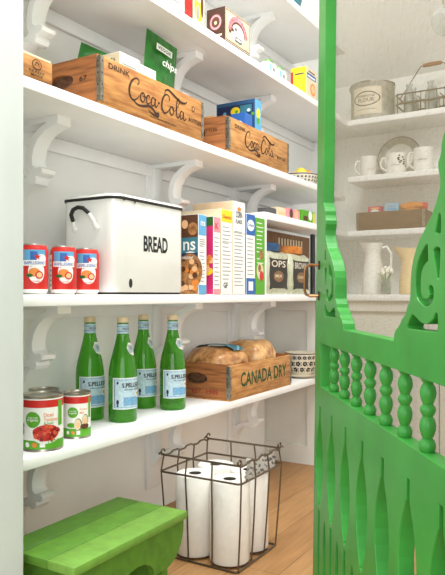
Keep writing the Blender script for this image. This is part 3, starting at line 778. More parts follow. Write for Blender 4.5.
def d3(m, f, w, h):
    m.rect(f, .001, h-.042, w-.001, h-.001, YEL); m.text(f, 'Cheerios', .005, h-.030, w-.012, .012, RED); lines(m, f, .006, w-.008, .05, h-.06, 14); m.text(f, 'GF', .012, .022, .028, .018, BLACK)
    m.rect(f, .004, h*.62, w-.004, h*.625, BLACK)
carton('cereal_box', 'yellow-topped cereal box left of the tall corn cereal box', 1.829, .070, .165, .282, ZD, PAPERW, d3, group=G, mats={'-x': CREAM, '+z': ORANGE})
def d4(m, f, w, h):
    m.text(f, 'CORN', .018, h-.055, w-.040, .022, BLACK); m.text(f, 'FLAKES', .018, h-.075, w-.040, .014, BLACK); m.ell(f, w/2, h-.025, .014, .007, ORANGE)
    lines(m, f, .008, w-.012, .03, h-.105, 16); m.rect(f, .003, h*.66, w-.003, h*.664, BLACK)
carton('cereal_box', 'tall cream corn cereal box, highest in the row', 1.905, .084, .165, .318, ZD, PAPERW, d4, group=G, mats={'-x': CREAM, '+z': CREAM})
def d5(m, f, w, h):
    m.rect(f, .001, h-.075, w-.001, h-.001, BLUE); m.ell(f, w/2, h-.040, w*.4, .020, PAPERW); m.text(f, 'Crispix', .010, h-.047, w-.02, .014, BLUE, .0014)
    lines(m, f, .008, w-.01, .07, h-.09, 10, GREY); m.rect(f, .001, .001, w-.001, .058, BLUE); m.rect(f, .016, .014, w-.016, .046, PAPERW, .0009)
carton('cereal_box', 'blue and white cereal box between the corn and green boxes', 1.997, .066, .17, .285, ZD, PAPERW, d5, group=G, mats={'-x': BLUE})
def d6(m, f, w, h):
    m.rect(f, .001, .001, w-.001, h-.001, LGREEN, .0003); lines(m, f, .008, w-.012, h*.55, h-.02, 8, PAPERW); m.ell(f, w*.55, h*.52, .016, .018, CEREAL, .001)
    lines(m, f, .010, w-.012, h*.30, h*.46, 4, PAPERW)
    m.ell(f, w*.45, .085, .026, .030, CREAM, .001); m.ell(f, w*.40, .095, .012, .014, CEREAL, .0013); m.ell(f, w*.6, .068, .015, .018, RED, .0016)
carton('cereal_box', 'green cereal box with red fruit next to the divider', 2.068, .072, .17, .278, ZD, mat('green_carton', (70, 156, 60), .5), d6, group=G, mats={'+z': BROWN})

# coffee shelf
def dcof(m, f, w, h):
    m.rect(f, .002, .002, w-.002, h-.002, CREAM, .0003)
    for (a0, b0, a1, b1) in ((.005, .005, w-.005, .008), (.005, h-.008, w-.005, h-.005), (.005, .005, .008, h-.005), (w-.008, .005, w-.005, h-.005)): m.rect(f, a0, b0, a1, b1, BROWN, .0006)
    pts = [(w/2+.058*math.cos(a), .044+.050*math.sin(a)) for a in [PI*k/12 for k in range(13)]]
    m.stroke(f, pts, .020, LPINK, .0010); m.stroke(f, [(w/2+(p[0]-w/2)*.78, .044+(p[1]-.044)*.78) for p in pts], .006, BROWN, .0013)
    for k, ch in enumerate('DONUT SHOP'):
        if ch == ' ': continue
        a = PI*(1-(k+.6)/10.2); ca, cb = w/2+.058*math.cos(a), .044+.050*math.sin(a)
        g = planar(front(0)(ca, cb), (math.sin(a), 0, -math.cos(a)), (math.cos(a), 0, math.sin(a)))
        m.text(g, ch, -.005, -.005, .010, .011, RED, .0016)
    m.ell(f, w/2, .046, .042, .030, PAPERW, .0012)
    m.rect(f, w/2-.02, .018, w/2+.024, .034, BLACK, .0016); m.rect(f, w/2-.014, .022, w/2+.018, .030, PAPERW, .002)
    for a, b in ((.03, .040), (.05, .050), (.07, .058)): m.ell(f, a, b, .007, .006, BROWN, .0018)
    m.ell(f, w-.03, .024, .012, .014, CREAM, .0018)
def lcof(m, f, d, h):
    m.ell(f, d/2, h*.58, .027, .030, BROWN, .0006); m.ell(f, d/2, h*.58, .022, .025, LPINK, .0009); m.ell(f, d/2, h*.58, .016, .018, BROWN, .0012); m.ell(f, d/2, h*.56, .005, .006, CREAM, .0015)
    m.rect(f, .012, .018, d-.012, .024, CREAM, .0006); m.rect(f, .018, .009, d-.018, .013, CREAM, .0006)
DBROWN = mat('coffee_box_brown', (70, 44, 32), .5)
carton('coffee_box', 'dark brown and cream coffee box with an arch of letters', 1.852, .173, .072, .113, ZB, DBROWN, dcof, left=lcof, mats={'+x': CREAM})
def dwp(m, f, w, h): lines(m, f, .006, w-.006, .01, .12, 14, GREY); lines(m, f, .02, w-.002, .016, .11, 9, GREY)
carton('carton', 'white patterned carton at the left end of the coffee box shelf', 1.520, .094, .06, .17, ZB, PAPERW, dwp)
def dred(m, f, w, h): m.rect(f, .004, .02, w-.004, .05, mat('deep_red', (170, 24, 24), .5))
carton('carton', 'narrow red carton on the coffee box shelf', 1.618, .036, .06, .18, ZB, RED, dred)
def dlad(m, f, w, h):
    m.ell(f, w/2, .050, .024, .046, YEL, .0006); m.ell(f, w/2, .090, .022, .030, CREAM, .0009); m.ell(f, w/2-.006, .030, .010, .022, GREY, .0012); m.ell(f, w-.014, .06, .008, .04, BROWN, .0012); m.ell(f, w/2, .12, .013, .015, PEACH, .0012)
carton('carton', 'cream and yellow picture carton between red carton and coffee box', 1.660, .064, .06, .18, ZB, CREAM, dlad, mats={'-x': BROWN})
def dyel(m, f, w, h):
    m.rect(f, .006, h*.62, w*.9, h*.80, BLUE); m.rect(f, .010, h*.66, w*.8, h*.72, PAPERW, .0009); m.ell(f, w*.62, h*.28, .028, .026, ORANGE); m.ell(f, w*.62, h*.28, .020, .018, PEACH, .0012); m.rect(f, w*.2, h*.85, w*.8, h*.9, BROWN)
def lyel(m, f, d, h):
    m.rect(f, .001, .001, d-.001, h-.001, YEL, .0003); m.rect(f, .001, .001, .012, h*.85, RED, .0006); m.ell(f, .014, .022, .012, .015, ORANGE, .0009)
    m.rect(f, .020, h*.72, d-.012, h*.78, DGREY, .0006)
carton('carton', 'bright yellow box near the green door on the coffee box shelf', 2.520, .112, .072, .116, ZB, CREAM, dyel, left=lyel)
for k, (y, lab) in enumerate(((2.195, 'small green and white packet, left of the pair on the coffee box shelf'), (2.285, 'small green and white packet, right of the pair on the coffee box shelf'))):
    def dp(m, f, w, h): m.rect(f, .004, .006, w*.4, h*.8, LBLUE); m.rect(f, w*.5, .010, w*.8, h*.6, GREY)
    t = carton('packet', lab, y, .066, .03, .040, ZB, PAPERW, dp, X=XF-.012, cat='packet', group='small green packets')
    m_ = MB(); m_.ball((.033, .015, .044), (.032, .014, .010), LGREEN, 12); m_.build('green_top', t)
# teal bowl on the topmost shelf
o = MB().lathe([(0, 0), (.022, 0), (.026, .004), (.044, .030), (.050, .052), (.048, .052), (.040, .030), (0, .008)], TEALB, 28).build('bowl', loc=(-1.165, 2.50, ZA))
tag(o, 'teal bowl just visible on the topmost shelf', 'bowl')

# ------------------------------------------------------------------ contents of the soda crates
def bag(name, label, w, h, d, loc, rz, tilt, mt, draw):
    t = thing(name, label, 'bag', loc, rz)
    m = MB(); nx, nz = 12, 14
    for s in (-1, 1):
        g = [[m.bm.verts.new((w*(i/nx-.5), s*d/2*(max(0, math.sin(PI*i/nx))**.6)*(max(0, math.sin(PI*min(1, j/nz)))**.5)+.0025*math.sin(i*2.3+j*1.1)*(0 < i < nx and 0 < j < nz), h*j/nz)) for j in range(nz+1)] for i in range(nx+1)]
        for i in range(nx):
            for j in range(nz):
                q = [g[i][j], g[i+1][j], g[i+1][j+1], g[i][j+1]]; m.face(q if s < 0 else q[::-1], mt)
    bmesh.ops.remove_doubles(m.bm, verts=m.bm.verts, dist=.0004)
    M = Matrix.Rotation(tilt, 4, 'Y'); bmesh.ops.transform(m.bm, matrix=M, verts=m.bm.verts)
    lo = min(v.co.z for v in m.bm.verts); bmesh.ops.translate(m.bm, verts=m.bm.verts, vec=(0, 0, -lo))
    m.build('pouch', t, angle=80)
    m = MB()
    R = lambda a, b: M @ Vector((a, -d/2-.001, b)) + Vector((0, 0, -lo))
    f = planar(R(0, 0), M @ Vector((1, 0, 0)), M @ Vector((0, 0, 1)))
    draw(m, f); m.build('print', t, smooth=False)
    return t
def dchip(m, f):
    m.rect(f, -.045, .248, .030, .268, PAPERW, .0035); m.text(f, 'VEGGIE', -.040, .252, .064, .011, DGREEN, .0045); m.text(f, 'chips', -.02, .200, .070, .030, PAPERW, .008, slant=.2)
bag('snack_bag', 'green snack bag standing in the left crate behind white cartons', .150, .305, .030, (-1.205, 1.606, ZC+.007), Q-.06, .12, BAGG, dchip)
def dchip2(m, f): m.text(f, 'chips', -.03, .10, .06, .02, PAPERW)
bag('snack_bag', 'green snack bag tip behind the near end of the left crate', .13, .200, .026, (-1.27, 1.38, ZC+.007), 1.1, .22, BAGG, dchip2)
def dwc(m, f, w, h): m.rect(f, w*.45, h*.62, w*.75, h*.76, GREY); m.rect(f, w*.1, h*.8, w*.8, h*.83, GREY)
def lwc(m, f, d, h): m.text(f, 'TEA', d*.4, h*.82, d*.4, h*.09, DGREY)
carton('carton', 'white carton at left of the pair inside the left soda crate', 1.335, .085, .07, .158, ZC+.007, PAPERW, dwc, X=-1.116, mats={'-x': CREAM}, left=lwc)
carton('carton', 'white carton at right of the pair inside the left soda crate', 1.425, .068, .07, .150, ZC+.007, PAPERW, dwc, X=-1.116)
def lblue(m, f, d, h):
    m.rect(f, .006, .008, d-.006, h-.014, NAVY, .0004)
    m.ell(f, d*.5, h*.84, .020, .016, YEL, .0008); m.rect(f, d*.62, h*.80, d*.92, h*.92, TEAL, .0008)
    for k in range(9): m.ell(f, .02+k*.017, h*.78+.012*math.sin(k*2), .007, .006, (LGREEN, SKY, YEL, PAPERW)[k % 4], .0009, 10)
def dblue(m, f, w, h): m.ell(f, w*.5, h*.78, .015, .02, YEL); m.ell(f, w*.5, h*.66, .012, .012, LGREEN)
t = carton('game_box', 'blue illustrated box standing in the right soda crate', 2.10, .050, .165, .232, ZC+.007, mat('box_blue', (48, 92, 134), .5), dblue, X=-1.120, mats={'+x': SKY, '-y': SKY}, left=lblue)
def ltin(m, f, d, h): m.ell(f, d*.6, h*.72, .016, .018, PAPERW)
carton('carton', 'small dark blue carton in front of the blue illustrated box', 2.03, .055, .06, .165, ZC+.007, BLUE, None, X=-1.122, left=ltin)
o = MB().box(0, .045, 0, .06, 0, .138, CRATE_L, .002).build('wooden_block', loc=(-1.19, 1.925, ZC+.007), rz=Q)
tag(o, 'light wooden block at the near end inside the right soda crate', 'block')

# patterned bowl with fruit on the crate shelf
def patterned_bowl(label, loc, r, h, mt1, rows, zt):
    t = thing('patterned_bowl', label, 'bowl', loc)
    P_ = [(0, 0), (r*.55, 0), (r*.60, .004), (r*.84, h*.35), (r*.97, h*.75), (r, h), (r-.004, h), (r*.88, h*.6), (r*.6, .012), (0, .010)]
    MB().lathe(P_, STONE, 40).build('body', t, angle=60)
    def R(z):
        for (r0, z0), (r1, z1) in zip(P_[2:6], P_[3:7]):
            if z0 <= z <= z1: return r0+(r1-r0)*(z-z0)/(z1-z0)
        return r
    f = rev(R); m = MB(); r0 = R(.08)
    for row, (b, sz_, n) in enumerate(rows):
        for k in range(n):
            a = 2*PI*(k+.5*(row % 2))/n*r0
            for q in range(5): m.ell(f, a+sz_*.62*math.cos(q*2*PI/5+k), b+sz_*.6*math.sin(q*2*PI/5+k), sz_*.46, sz_*.46, mt1, .0008+.0001*q, 10)
            m.ell(f, a, b, sz_*.26, sz_*.26, STONE, .0016, 8)
            m.ell(f, a+sz_*1.35, b+sz_*.5, sz_*.35, sz_*.2, mt1, .0009, 8); m.ell(f, a+sz_*1.3, b-sz_*.6, sz_*.2, sz_*.35, mt1, .0009, 8)
    m.rect(f, -PI*r0, h-.006, PI*r0, h-.002, mt1, .0008)
    m.build('pattern', t, angle=60)
    return t
patterned_bowl('shallow patterned bowl of fruit at the right end of the crate shelf', (-1.192, 2.66, ZC), .086, .050, NAVY, ((.020, .0045, 26), (.033, .0045, 30)), 0)
for k, (dx, dy, z, mt, nm, lab) in enumerate(((.035, -.045, .052, FRUIT_Y, 'lemon', 'yellow lemon at the left of the patterned bowl'), (.045, .020, .050, FRUIT_O, 'orange', 'orange fruit in the middle of the patterned bowl'), (.020, .058, .048, FRUIT_O, 'orange', 'orange fruit at the right of the patterned bowl'), (-.030, 0, .046, FRUIT_Y, 'lemon', 'yellow lemon at the back of the patterned bowl'))):
    m_ = MB(); m_.ball((0, 0, 0), (.026, .030 if nm == 'lemon' else .027, .025), mt, 16)
    o = m_.build(nm, loc=(-1.192+dx*.6, 2.66+dy*.75, ZC+z)); tag(o, lab, 'fruit', 'fruit in the patterned bowl')

# cup-shaped bowl on saucer, lowest shelf
t = patterned_bowl('black floral bowl on a cream saucer at the end of the lowest shelf', (-1.165, 2.612, ZE+.011), .072, .098, BLACK, ((.026, .0105, 13), (.052, .0105, 14), (.078, .008, 20)), 0)
o = MB().lathe([(0, 0), (.045, 0), (.060, .005), (.079, .015), (.080, .018), (.077, .018), (.055, .010), (0, .010)], STONE, 40).build('saucer', loc=(-1.165, 2.612, ZE))
tag(o, 'cream saucer under the black floral bowl', 'saucer')

# ------------------------------------------------------------------ loaves
def loaf(label, loc, rz, L, W, H, mt, name, tail=True, band=None):
    t = thing(name, label, 'bread', loc, rz, 'bagged loaves in the crate')
    m = MB(); n, k = 26, 20; rings = []
    ph = random.random()*6
    for i in range(n+1):
        u = i/n; e = (max(0., 1-abs(2*u-1)**5))**.5
        r = []
        for j in range(k):
            a = 2*PI*j/k; cy = math.cos(a); cz = math.sin(a)
            sy = (abs(cy)**.55)*math.copysign(1, cy); sz_ = (abs(cz)**.62)*math.copysign(1, cz)
            bump = 1+.022*math.sin(u*30+ph+2*math.sin(a))*(cz > -.2)+.02*math.sin(4*a+u*9)+.018*math.sin(9*a-u*23)
            r.append(m.bm.verts.new((L*(u-.5), W/2*e*sy*bump, H/2+H/2*e*sz_*(bump if cz > 0 else 1))))
        rings.append(r)
    for i in range(n):
        for j in range(k): m.face([rings[i][j], rings[i+1][j], rings[i+1][(j+1) % k], rings[i][(j+1) % k]], mt)
    bmesh.ops.remove_doubles(m.bm, verts=m.bm.verts, dist=.0006)
    m.build('crust', t, angle=80, recalc=True)
    if tail:
        m = MB()
        for q in range(9):
            a = q*2*PI/9
            m.tube([(L*.42, .02*math.cos(a)*W*9, H*.5+.15*H*math.sin(a)), (L*.52, .010*math.cos(a), H*.62+.008*math.sin(a)), (L*.58, .020*math.cos(a*2), H*.72+.018*math.sin(a))], [.008, .004, .007], FILM, 6)
        m.build('twisted_bag_end', t, angle=80)
    if band:
        m = MB(); b0_, b1_ = band; kk = 14; R_ = []
        for i in range(7):
            u = b0_+(b1_-b0_)*i/6; e = (max(0., 1-(2*u-1)**4))**.5
            R_.append([m.bm.verts.new((L*(u-.5), (W/2*e*1.05+.003)*(abs(math.cos(a))**.55)*math.copysign(1, math.cos(a)), H/2+(H/2*e*1.05+.004)*math.sin(a)**.62)) for a in [.25*PI+.5*PI*q/kk for q in range(kk+1)]])
        for i in range(6):
            for q in range(kk): m.face([R_[i][q], R_[i+1][q], R_[i+1][q+1], R_[i][q+1]], TEAL if (i+q) % 5 else LBLUE)
        m.build('bag_label', t, angle=80)
    return t
loaf('long bagged loaf with a blue label at the left of the crate', (-1.236, 2.026, ZE+.0065), Q, .228, .19, .164, BREAD, 'bread_loaf', False, (.40, .72))
loaf('pale bagged bread rolls at the right of the crate', (-1.215, 2.238, ZE+.0065), Q, .178, .18, .176, BREAD2, 'bread_rolls', True)

# ------------------------------------------------------------------ storage jars, sign box, small items by the divider
def jar(label, Y0, lidm, txt1, txt2, lidname):
    t = thing('storage_jar', label, 'jar', (-1.112, Y0, ZD), Q, 'square storage jars')
    m = MB(); w, d, h = .205, .12, .168
    loft(m, [(rrect(.004, w-.004, .004, d-.004, .016), 0), (rrect(0, w, 0, d, .018), .006), (rrect(0, w, 0, d, .018), h-.018), (rrect(.012, w-.012, .012, d-.012, .02), h-.004), (rrect(.016, w-.016, .016, d-.016, .02), h)], JARG)
    m.build('glass', t, angle=50)
    m = MB(); m.lathe([(0, h), (.072, h), (.076, h+.003), (.076, h+.026), (.070, h+.032), (0, h+.034)], lidm, 32, x=w/2, y=d/2, sy=.74); m.build('lid', t)
    m = MB(); f = front(0)
    ol = [(.022, .018), (.05, .024), (w-.05, .024), (w-.022, .018), (w-.028, .04), (w-.022, h*.45), (w-.028, h-.042), (w-.022, h-.026), (w-.05, h-.030), (.05, h-.030), (.022, h-.026), (.028, h-.042), (.022, h*.45), (.028, .04)]
    m.poly(f, ol, CHALK); m.text(f, txt1, .040, h-.062, w-.082, .026, STONE); m.ell(f, w/2, h*.42, .044, .022, KRAFT, .0010); m.text(f, txt2, w/2-.030, h*.39, .06, .012, CREAM, .0014)
    m.rect(f, .042, .030, w-.042, .038, GREY)
    m.build('chalk_label', t, smooth=False)
    return t
jar('square storage jar with a blue lid and dark label', 2.178, BLUEB, 'OPS', 'MIX', 'blue')
jar('square storage jar with an orange lid and dark label', 2.390, LIDO, 'BROWN', 'SUGAR', 'orange')
def dkb(m, f, w, h):
    for k in range(9): m.rect(f, .36+k*.030, h-.058, .374+k*.030, h-.022, CREAM)
carton('storage_box', 'brown box with pale lettering standing behind the jars', 2.19, .70, .04, .270, ZD, KRAFT, dkb, X=-1.245)
o = MB().box(0, .030, 0, .012, 0, .262, BLACK, .002).build('board', loc=(-1.112, 2.615, ZD), rz=Q)
tag(o, 'narrow black board standing on end beside the jars', 'board')

def small(name, label, y, w, h, base, draw, cat='packet'):
    return carton(name, label, y, w, .05, h, ZF, base, draw, X=-1.112, cat=cat, group=None)
small('packet', 'dark little packet at the left of the half-height shelf', 2.20, .06, .024, DGREY, None)
def dj(m, f, w, h): m.rect(f, .004, .004, w-.004, h*.5, PEACH)
small('packet', 'tan packet on the half-height shelf', 2.275, .07, .034, CREAM, dj)
def dk(m, f, w, h): m.ell(f, w*.3, h*.5, .016, .02, BROWN); m.ell(f, w*.7, h*.5, .018, .02, PEACH)
small('packet', 'pinkish picture packet on the half-height shelf', 2.36, .12, .040, LPINK, dk)
def dl(m, f, w, h): m.rect(f, .006, .006, w*.4, h*.5, BROWN); m.ell(f, w*.6, h*.6, .02, .02, PAPERW); m.rect(f, w*.82, .004, w-.004, h-.004, YEL)
small('packet', 'green packet at the right of the half-height shelf', 2.51, .13, .050, LGREEN, dl)

# ------------------------------------------------------------------ back shelves
# printed tin with bail handle
t = thing('tin_bucket', 'grey printed tin bucket with a wire handle on the back shelf', 'bucket', (-1.015, 3.14, ZB))
r, h = .105, .185
MB().lathe([(0, .002), (r-.006, 0), (r-.003, .006), (r, .012), (r, h-.012), (r+.004, h-.008), (r+.004, h), (r-.002, h), (r-.004, h-.02), (r-.004, .012), (0, .01)], GALV, 40).build('body', t, angle=45)
m_ = MB(); f = planar; f = rev(r)
m_.rect(f, -.075, .025, .075, h-.03, STONE, .0004)
m_.stroke(f, [(-.055, .115), (-.03, .128), (0, .132), (.03, .128), (.055, .115)], .005, DGREY); m_.stroke(f, [(-.055, .082), (-.03, .070), (0, .066), (.03, .070), (.055, .082)], .005, DGREY)
for a in (-.058, .058): m_.stroke(f, [(a, .085), (a*1.15, .100), (a, .115)], .006, DGREY)
m_.text(f, 'FARMHOUSE', -.042, .106, .084, .011, DGREY); m_.text(f, 'FLOUR', -.040, .083, .08, .018, DGREY); m_.rect(f, -.05, .046, .05, .049, GREY, .001)
m_.build('label', t, angle=60)
m_ = MB(); m_.tube([(-r-.004, 0, h-.022), (-r-.008, -.02, h-.006), (-r*.8, -.07, h-.004), (0, -r-.014, h-.006), (r*.8, -.07, h-.004), (r+.008, -.02, h-.006), (r+.004, 0, h-.022)], .002, WIRE)
for s in (-1, 1): m_.ball((s*(r+.002), 0, h-.022), (.006, .010, .010), GALV, 10)
m_.build('bail_handle', t)
# bottle carrier
t = thing('bottle_carrier', 'wire milk bottle carrier with a wooden grip on the back shelf', 'carrier', (-.725, 3.13, ZB))
cw, cd = .31, .135
m_ = MB()
for zz in (.008, .055, .100):
    c_ = .012
    m_.tube([(-cw/2+c_, -cd/2, zz), (cw/2-c_, -cd/2, zz), (cw/2, -cd/2+c_, zz), (cw/2, cd/2-c_, zz), (cw/2-c_, cd/2, zz), (-cw/2+c_, cd/2, zz), (-cw/2, cd/2-c_, zz), (-cw/2, -cd/2+c_, zz)], .0036, WIRE, 8, True)
for k in range(9):
    x = -cw/2+.01+(cw-.02)*k/8
    m_.tube([(x, -cd/2, .106), (x, -cd/2, .005), (x, cd/2, .005), (x, cd/2, .106)], .0022, WIRE, 6)
for x in (-cw/2+.105, cw/2-.105): m_.tube([(x, -cd/2, .08), (x, cd/2, .08)], .0025, WIRE, 6)
m_.tube([(-cw/2, 0, .08), (cw/2, 0, .08)], .0025, WIRE, 6)
m_.build('wire_basket', t)
m_ = MB(); m_.tube([(-cw/2, 0, .095), (-cw/2+.03, 0, .135), (-.055, 0, .236), (-.040, 0, .240)], .0025, WIRE); m_.tube([(cw/2, 0, .095), (cw/2-.03, 0, .135), (.055, 0, .236), (.040, 0, .240)], .0025, WIRE); m_.build('handle_wire', t)
MB().tube([(-.042, 0, .240), (-.02, 0, .2405), (.02, 0, .2405), (.042, 0, .240)], [.0085, .0095, .0095, .0085], CRATE_END, 12).build('handle_grip', t, angle=60)
bt = None
nm = ('left', 'second', 'third', 'right')
k = 0
for j, y in enumerate((-.033, .033)):
    for i in range(3):
        x = -.098+.098*i
        lab = 'clear milk bottle in the carrier, %s row, %s' % (('front', 'back')[j], ('leftmost', 'middle', 'rightmost')[i])
        if bt is None:
            bt = MB().lathe([(0, 0), (.024, 0), (.027, .005), (.027, .075), (.022, .095), (.015, .112), (.013, .130), (.016, .136), (.016, .142), (.012, .142), (.0105, .130), (.012, .112), (.019, .094), (.0245, .074), (.0245, .008), (0, .006)], GLASS, 24).build('milk_bottle')
            o = bt
        else: o = bt.copy(); COL.objects.link(o)
        o.location = (-.725+x, 3.13+y, ZB+.008); tag(o, lab, 'bottle', 'milk bottles in the wire carrier')
# plate and mugs
t = thing('plate', 'scalloped grey-rimmed plate standing on edge behind the white mugs', 'plate', (-.905, 3.215, ZR2))
m_ = MB(); n = 48; R0 = .108
ringsr = [(0, .010), (.060, .010), (.070, .006), (R0-.004, -.002), (R0, -.001), (R0-.002, .003), (.072, .012), (0, .016)]
rg = []
for rr_, dy_ in ringsr:
    if rr_ == 0: rg.append([m_.bm.verts.new((0, dy_-.006, R0))])
    else: rg.append([m_.bm.verts.new((rr_*(1+.012*math.cos(24*2*PI*q/n)*(rr_ > .09))*math.cos(2*PI*q/n), dy_-.006+.18*(rr_*math.sin(2*PI*q/n)+0)*.9, R0+rr_*math.sin(2*PI*q/n))) for q in range(n)])
for i in range(len(rg)-1):
    a, b = rg[i], rg[i+1]; mm = [WARE, WARE, GALV, DGREY, DGREY, WARE, WARE][i]
    for q in range(n):
        q2 = (q+1) % n
        if len(a) == 1: m_.face([a[0], b[q], b[q2]], mm)
        elif len(b) == 1: m_.face([a[q2], a[q], b[0]], mm)
        else: m_.face([a[q], b[q], b[q2], a[q2]], mm)
lo = min(v.co.z for v in m_.bm.verts); bmesh.ops.translate(m_.bm, verts=m_.bm.verts, vec=(0, 0, -lo))
m_.build('dish', t, angle=60)
m_ = MB(); 
for q in range(40):
    a = 2*PI*q/40; y1 = -.0005; 
    p0 = Vector((.074*math.cos(a), -.004+.162*.074*math.sin(a)-.002, R0+.074*math.sin(a)-lo)); p1 = Vector((.100*math.cos(a), -.010+.162*.100*math.sin(a)-.002, R0+.100*math.sin(a)-lo))
    m_.tube([p0, p1], .0012, GREY, 5)
m_.build('rim_ribs', t)
def mug(label, x, y, r, h, rz, print_fn):
    t = thing('mug', label, 'mug', (x, y, ZR2), rz, 'white mugs on the back shelf')
    MB().lathe([(0, .001), (r*.86, 0), (r*.95, .006), (r, .02), (r, h), (r-.003, h), (r-.004, .012), (0, .008)], WARE, 36).build('cup', t, angle=50)
    MB().tube([(-r*.97, 0, h*.82), (-r-.018, 0, h*.84), (-r-.028, 0, h*.62), (-r-.024, 0, h*.38), (-r*.97, 0, h*.20)], .0048, WARE, 8).build('handle', t, angle=80)
    m = MB(); print_fn(m, rev(r), h); m.build('print', t, angle=60)
    return t
def p1(m, f, h): m.text(f, 'FLOUR', -.012, h*.38, .03, .006, GREY)
def p2(m, f, h):
    m.text(f, 'coffee', -.030, h*.38, .04, .007, GREY)
    for q in range(12): m.ell(f, .010+.016*math.sin(q*1.9)+.002*q, h*.86-.006*q*.6-.004*(q % 3), .006, .0035, BLACK, .0008+.0001*q, 8)
def p3(m, f, h): m.text(f, 'creamer', -.036, h*.46, .046, .006, GREY)
mug('white mug at the left of the standing plate', -1.038, 3.145, .040, .112, .45, p1)
mug('white mug with a black leaf motif in front of the standing plate', -.882, 3.085, .046, .098, .35, p2)
mug('tall white mug at the right of the standing plate', -.758, 3.10, .046, .115, .35, p3)
# dark crate with packets
t = thing('wooden_crate', 'long weathered dark wooden crate on the back shelf', 'crate', (-1.062, 3.035, ZF))
L_, W_, H_ = .325, .15, .088
MB().box(0, L_, 0, .012, .003, H_, DARKWOOD, .0015).build('front_board', t)
MB().box(0, L_, W_-.012, W_, .003, H_, DARKWOOD, .0015).build('back_board', t)
for x in (0, L_-.013): MB().box(x, x+.013, .0125, W_-.0125, .003, H_, DARKWOOD, .0015).build('end_board', t)
MB().box(.001, L_-.001, .001, W_-.001, 0, .007, DARKWOOD).build('bottom_board', t, smooth=False)
m_ = MB(); m_.box(L_-.012, L_+.001, -.001, .001, .006, H_-.002, TINS); m_.box(-.001, .012, -.001, .001, .006, H_-.002, TINS); m_.build('corner_strap', t)
def dpk(m, f, w, h): m.ell(f, w/2, h*.75, .022, .014, PAPERW); m.rect(f, w*.2, h*.90, w*.8, h*.94, YEL)
carton('packet', 'pink packet at the left inside the dark wooden crate', -1.03, .068, .03, .112, ZF+.007, PINK, dpk, X=-1.03, cat='packet', rz=0).location = (-1.018, 3.075, ZF+.007)
def dpb(m, f, w, h): m.rect(f, .008, h*.72, w-.008, h*.80, SKY); m.rect(f, .012, h*.86, w-.02, h*.9, GREY)
carton('packet', 'pale blue packet in the middle of the dark wooden crate', 0, .066, .03, .124, ZF+.007, LBLUE, dpb, cat='packet', rz=0).location = (-.936, 3.08, ZF+.007)
m_ = MB(); m_.ball((0, 0, .060), (.048, .030, .060), ORANGE, 20, jit=.06); m_.ball((0, 0, .104), (.066, .030, .020), ORANGE, 18, jit=.08); m_.ball((.055, .0, .100), (.02, .02, .02), RED, 8, jit=.1)
o = m_.build('snack_bag', loc=(-.812, 3.105, ZF+.007), angle=20); tag(o, 'crinkled orange snack bag at the right of the dark crate', 'bag')

# pitchers and flowers on the countertop
def pitcher(label, x, y, r, h, rz, mt, neck):
    t = thing('pitcher', label, 'pitcher', (x, y, ZD), rz, 'pitchers on the countertop')
    prof_ = [(0, .001), (r*.92, 0), (r, .006), (r*.97, h*.25), (r*.86, h*.55), (r*neck, h*.76), (r*(neck+.02), h*.84), (r*.86, h)]
    m = MB(); seg = 36; rings = []
    allp = prof_ + [(rr_-.004, z) for rr_, z in reversed(prof_[2:])] + [(0, .01)]
    for i, (rr_, z) in enumerate(allp):
        if rr_ < 1e-6: rings.append([m.bm.verts.new((0, 0, z))]); continue
        rg = []
        for q in range(seg):
            a = 2*PI*q/seg; s = max(0, math.cos(a-PI))**5 * max(0, (z-h*.74)/(h*.26))
            rg.append(m.bm.verts.new((rr_*math.cos(a)-s*r*.62, rr_*math.sin(a)*(1-.3*s), z+s*h*.05)))
        rings.append(rg)
    for i in range(len(rings)-1):
        a, b = rings[i], rings[i+1]
        for q in range(seg):
            q2 = (q+1) % seg
            if len(a) == 1: m.face([a[0], b[q2], b[q]], mt)
            elif len(b) == 1: m.face([a[q], a[q2], b[0]], mt)
            else: m.face([a[q], a[q2], b[q2], b[q]], mt)
    m.build('body', t, angle=60)
    MB().tube([(r*.78, 0, h*.90), (r*1.15, 0, h*.93), (r*1.55, 0, h*.80), (r*1.55, 0, h*.58), (r*1.25, 0, h*.38), (r*.88, 0, h*.28)], .0065, mt, 10).build('handle', t, angle=80)
    return t
pitcher('tall white pitcher with a long spout on the countertop', -.945, 2.93, .052, .236, .15, WARE, .62)
pitcher('cream pitcher partly hidden by the green door', -.765, 2.93, .060, .205, .30, CREAMW, .80)
t = thing('flower_vase', 'small glass vase of white blossoms between the two pitchers', 'vase', (-.866, 2.86, ZD))
MB().lathe([(0, .001), (.020, 0), (.024, .005), (.024, .055), (.020, .062), (.021, .068), (.019, .068), (.018, .060), (.022, .054), (.022, .008), (0, .006)], GLASS, 24).build('vase', t)
m_ = MB()
for k in range(9):
    a = k*2.4; m_.tube([(.008*math.cos(a), .008*math.sin(a), .010), (.010*math.cos(a), .010*math.sin(a), .06), (.026*math.cos(a), .02*math.sin(a), .095)], .0018, LEAF, 5)
for k in range(7): m_.ball((.012*math.cos(k), .010*math.sin(k), .022+.006*k), (.008, .007, .009), LEAF, 6, jit=.15)
m_.build('stems', t)
for k in range(16):
    a = k*2.4; rr_ = .034*math.sqrt(k/16)
    m_ = MB(); m_.ball((rr_*math.cos(a), rr_*.8*math.sin(a), .112-rr_*.5+.006*(k % 3)), (.010, .010, .009), FLOWER, 8, jit=.2); m_.build('blossom', t, angle=20)

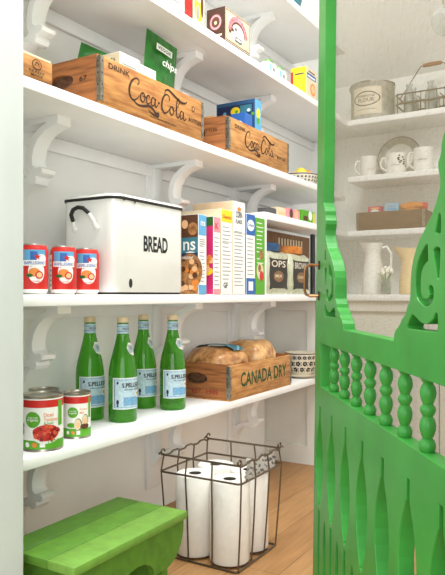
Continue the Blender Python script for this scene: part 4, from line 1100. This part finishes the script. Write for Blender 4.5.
# globe pendant by the sloped ceiling
t = thing('pendant_lamp', 'small clear glass globe hanging at the upper right', 'lamp', (-.515, 2.45, 1.764))
MB().ball((0, 0, 0), .056, GLASS, 28).build('globe', t, angle=80)
MB().tube([(0, 0, .052), (0, 0, .080)], .016, TIN, 16).build('socket', t)
MB().tube([(0, 0, .080), (0, 0, 2.55-1.764)], .0025, BLACK, 6).build('cord', t)

# ------------------------------------------------------------------ light, world, camera
w = bpy.data.worlds.new('World'); sc.world = w; w.use_nodes = True
bg = w.node_tree.nodes['Background']; bg.inputs[0].default_value = (.95, .98, 1, 1); bg.inputs[1].default_value = .84
def area(name, loc, rot, size, sy, power, col=(.985, .995, 1)):
    l = bpy.data.lights.new(name, 'AREA'); l.shape = 'RECTANGLE'; l.size = size; l.size_y = sy; l.energy = power; l.color = col
    o = bpy.data.objects.new(name, l); COL.objects.link(o); o.location = loc; o.rotation_euler = rot; return o
area('pantry_fill', (-.50, 1.25, 2.5), (0, 0, 0), 1.1, 1.1, 54)  # unseen lamp added under the ceiling to brighten the enclosed pantry
area('low_shelf_fill', (1.0, -1.6, 1.1), (math.radians(86), 0, math.radians(36)), 2.2, 1.8, 46)  # added fill behind the camera, lifts the dim lower shelves
area('door_fill', (-1.9, -1.3, 1.7), (math.radians(72), 0, math.radians(-35)), 1.6, 1.6, 20)  # added fill with no window behind it, brightens the door's front face
cam = bpy.data.cameras.new('Camera'); co = bpy.data.objects.new('Camera', cam); COL.objects.link(co)
cam.sensor_fit = 'VERTICAL'; cam.sensor_height = 36; cam.sensor_width = 36
cam.lens = 650/575*36; cam.shift_y = 7/575
co.location = (0, 0, .765); co.rotation_euler = (PI/2, 0, math.atan(389.5/650))
cam.clip_start = .01
sc.camera = co
sc.view_settings.view_transform = 'Standard'; sc.view_settings.look = 'None'
sc.view_settings.exposure = .2; sc.view_settings.gamma = 1; sc.view_settings.use_curve_mapping = False
sc.cycles.use_denoising = True
sc.cycles.max_bounces = 10; sc.cycles.transparent_max_bounces = 12
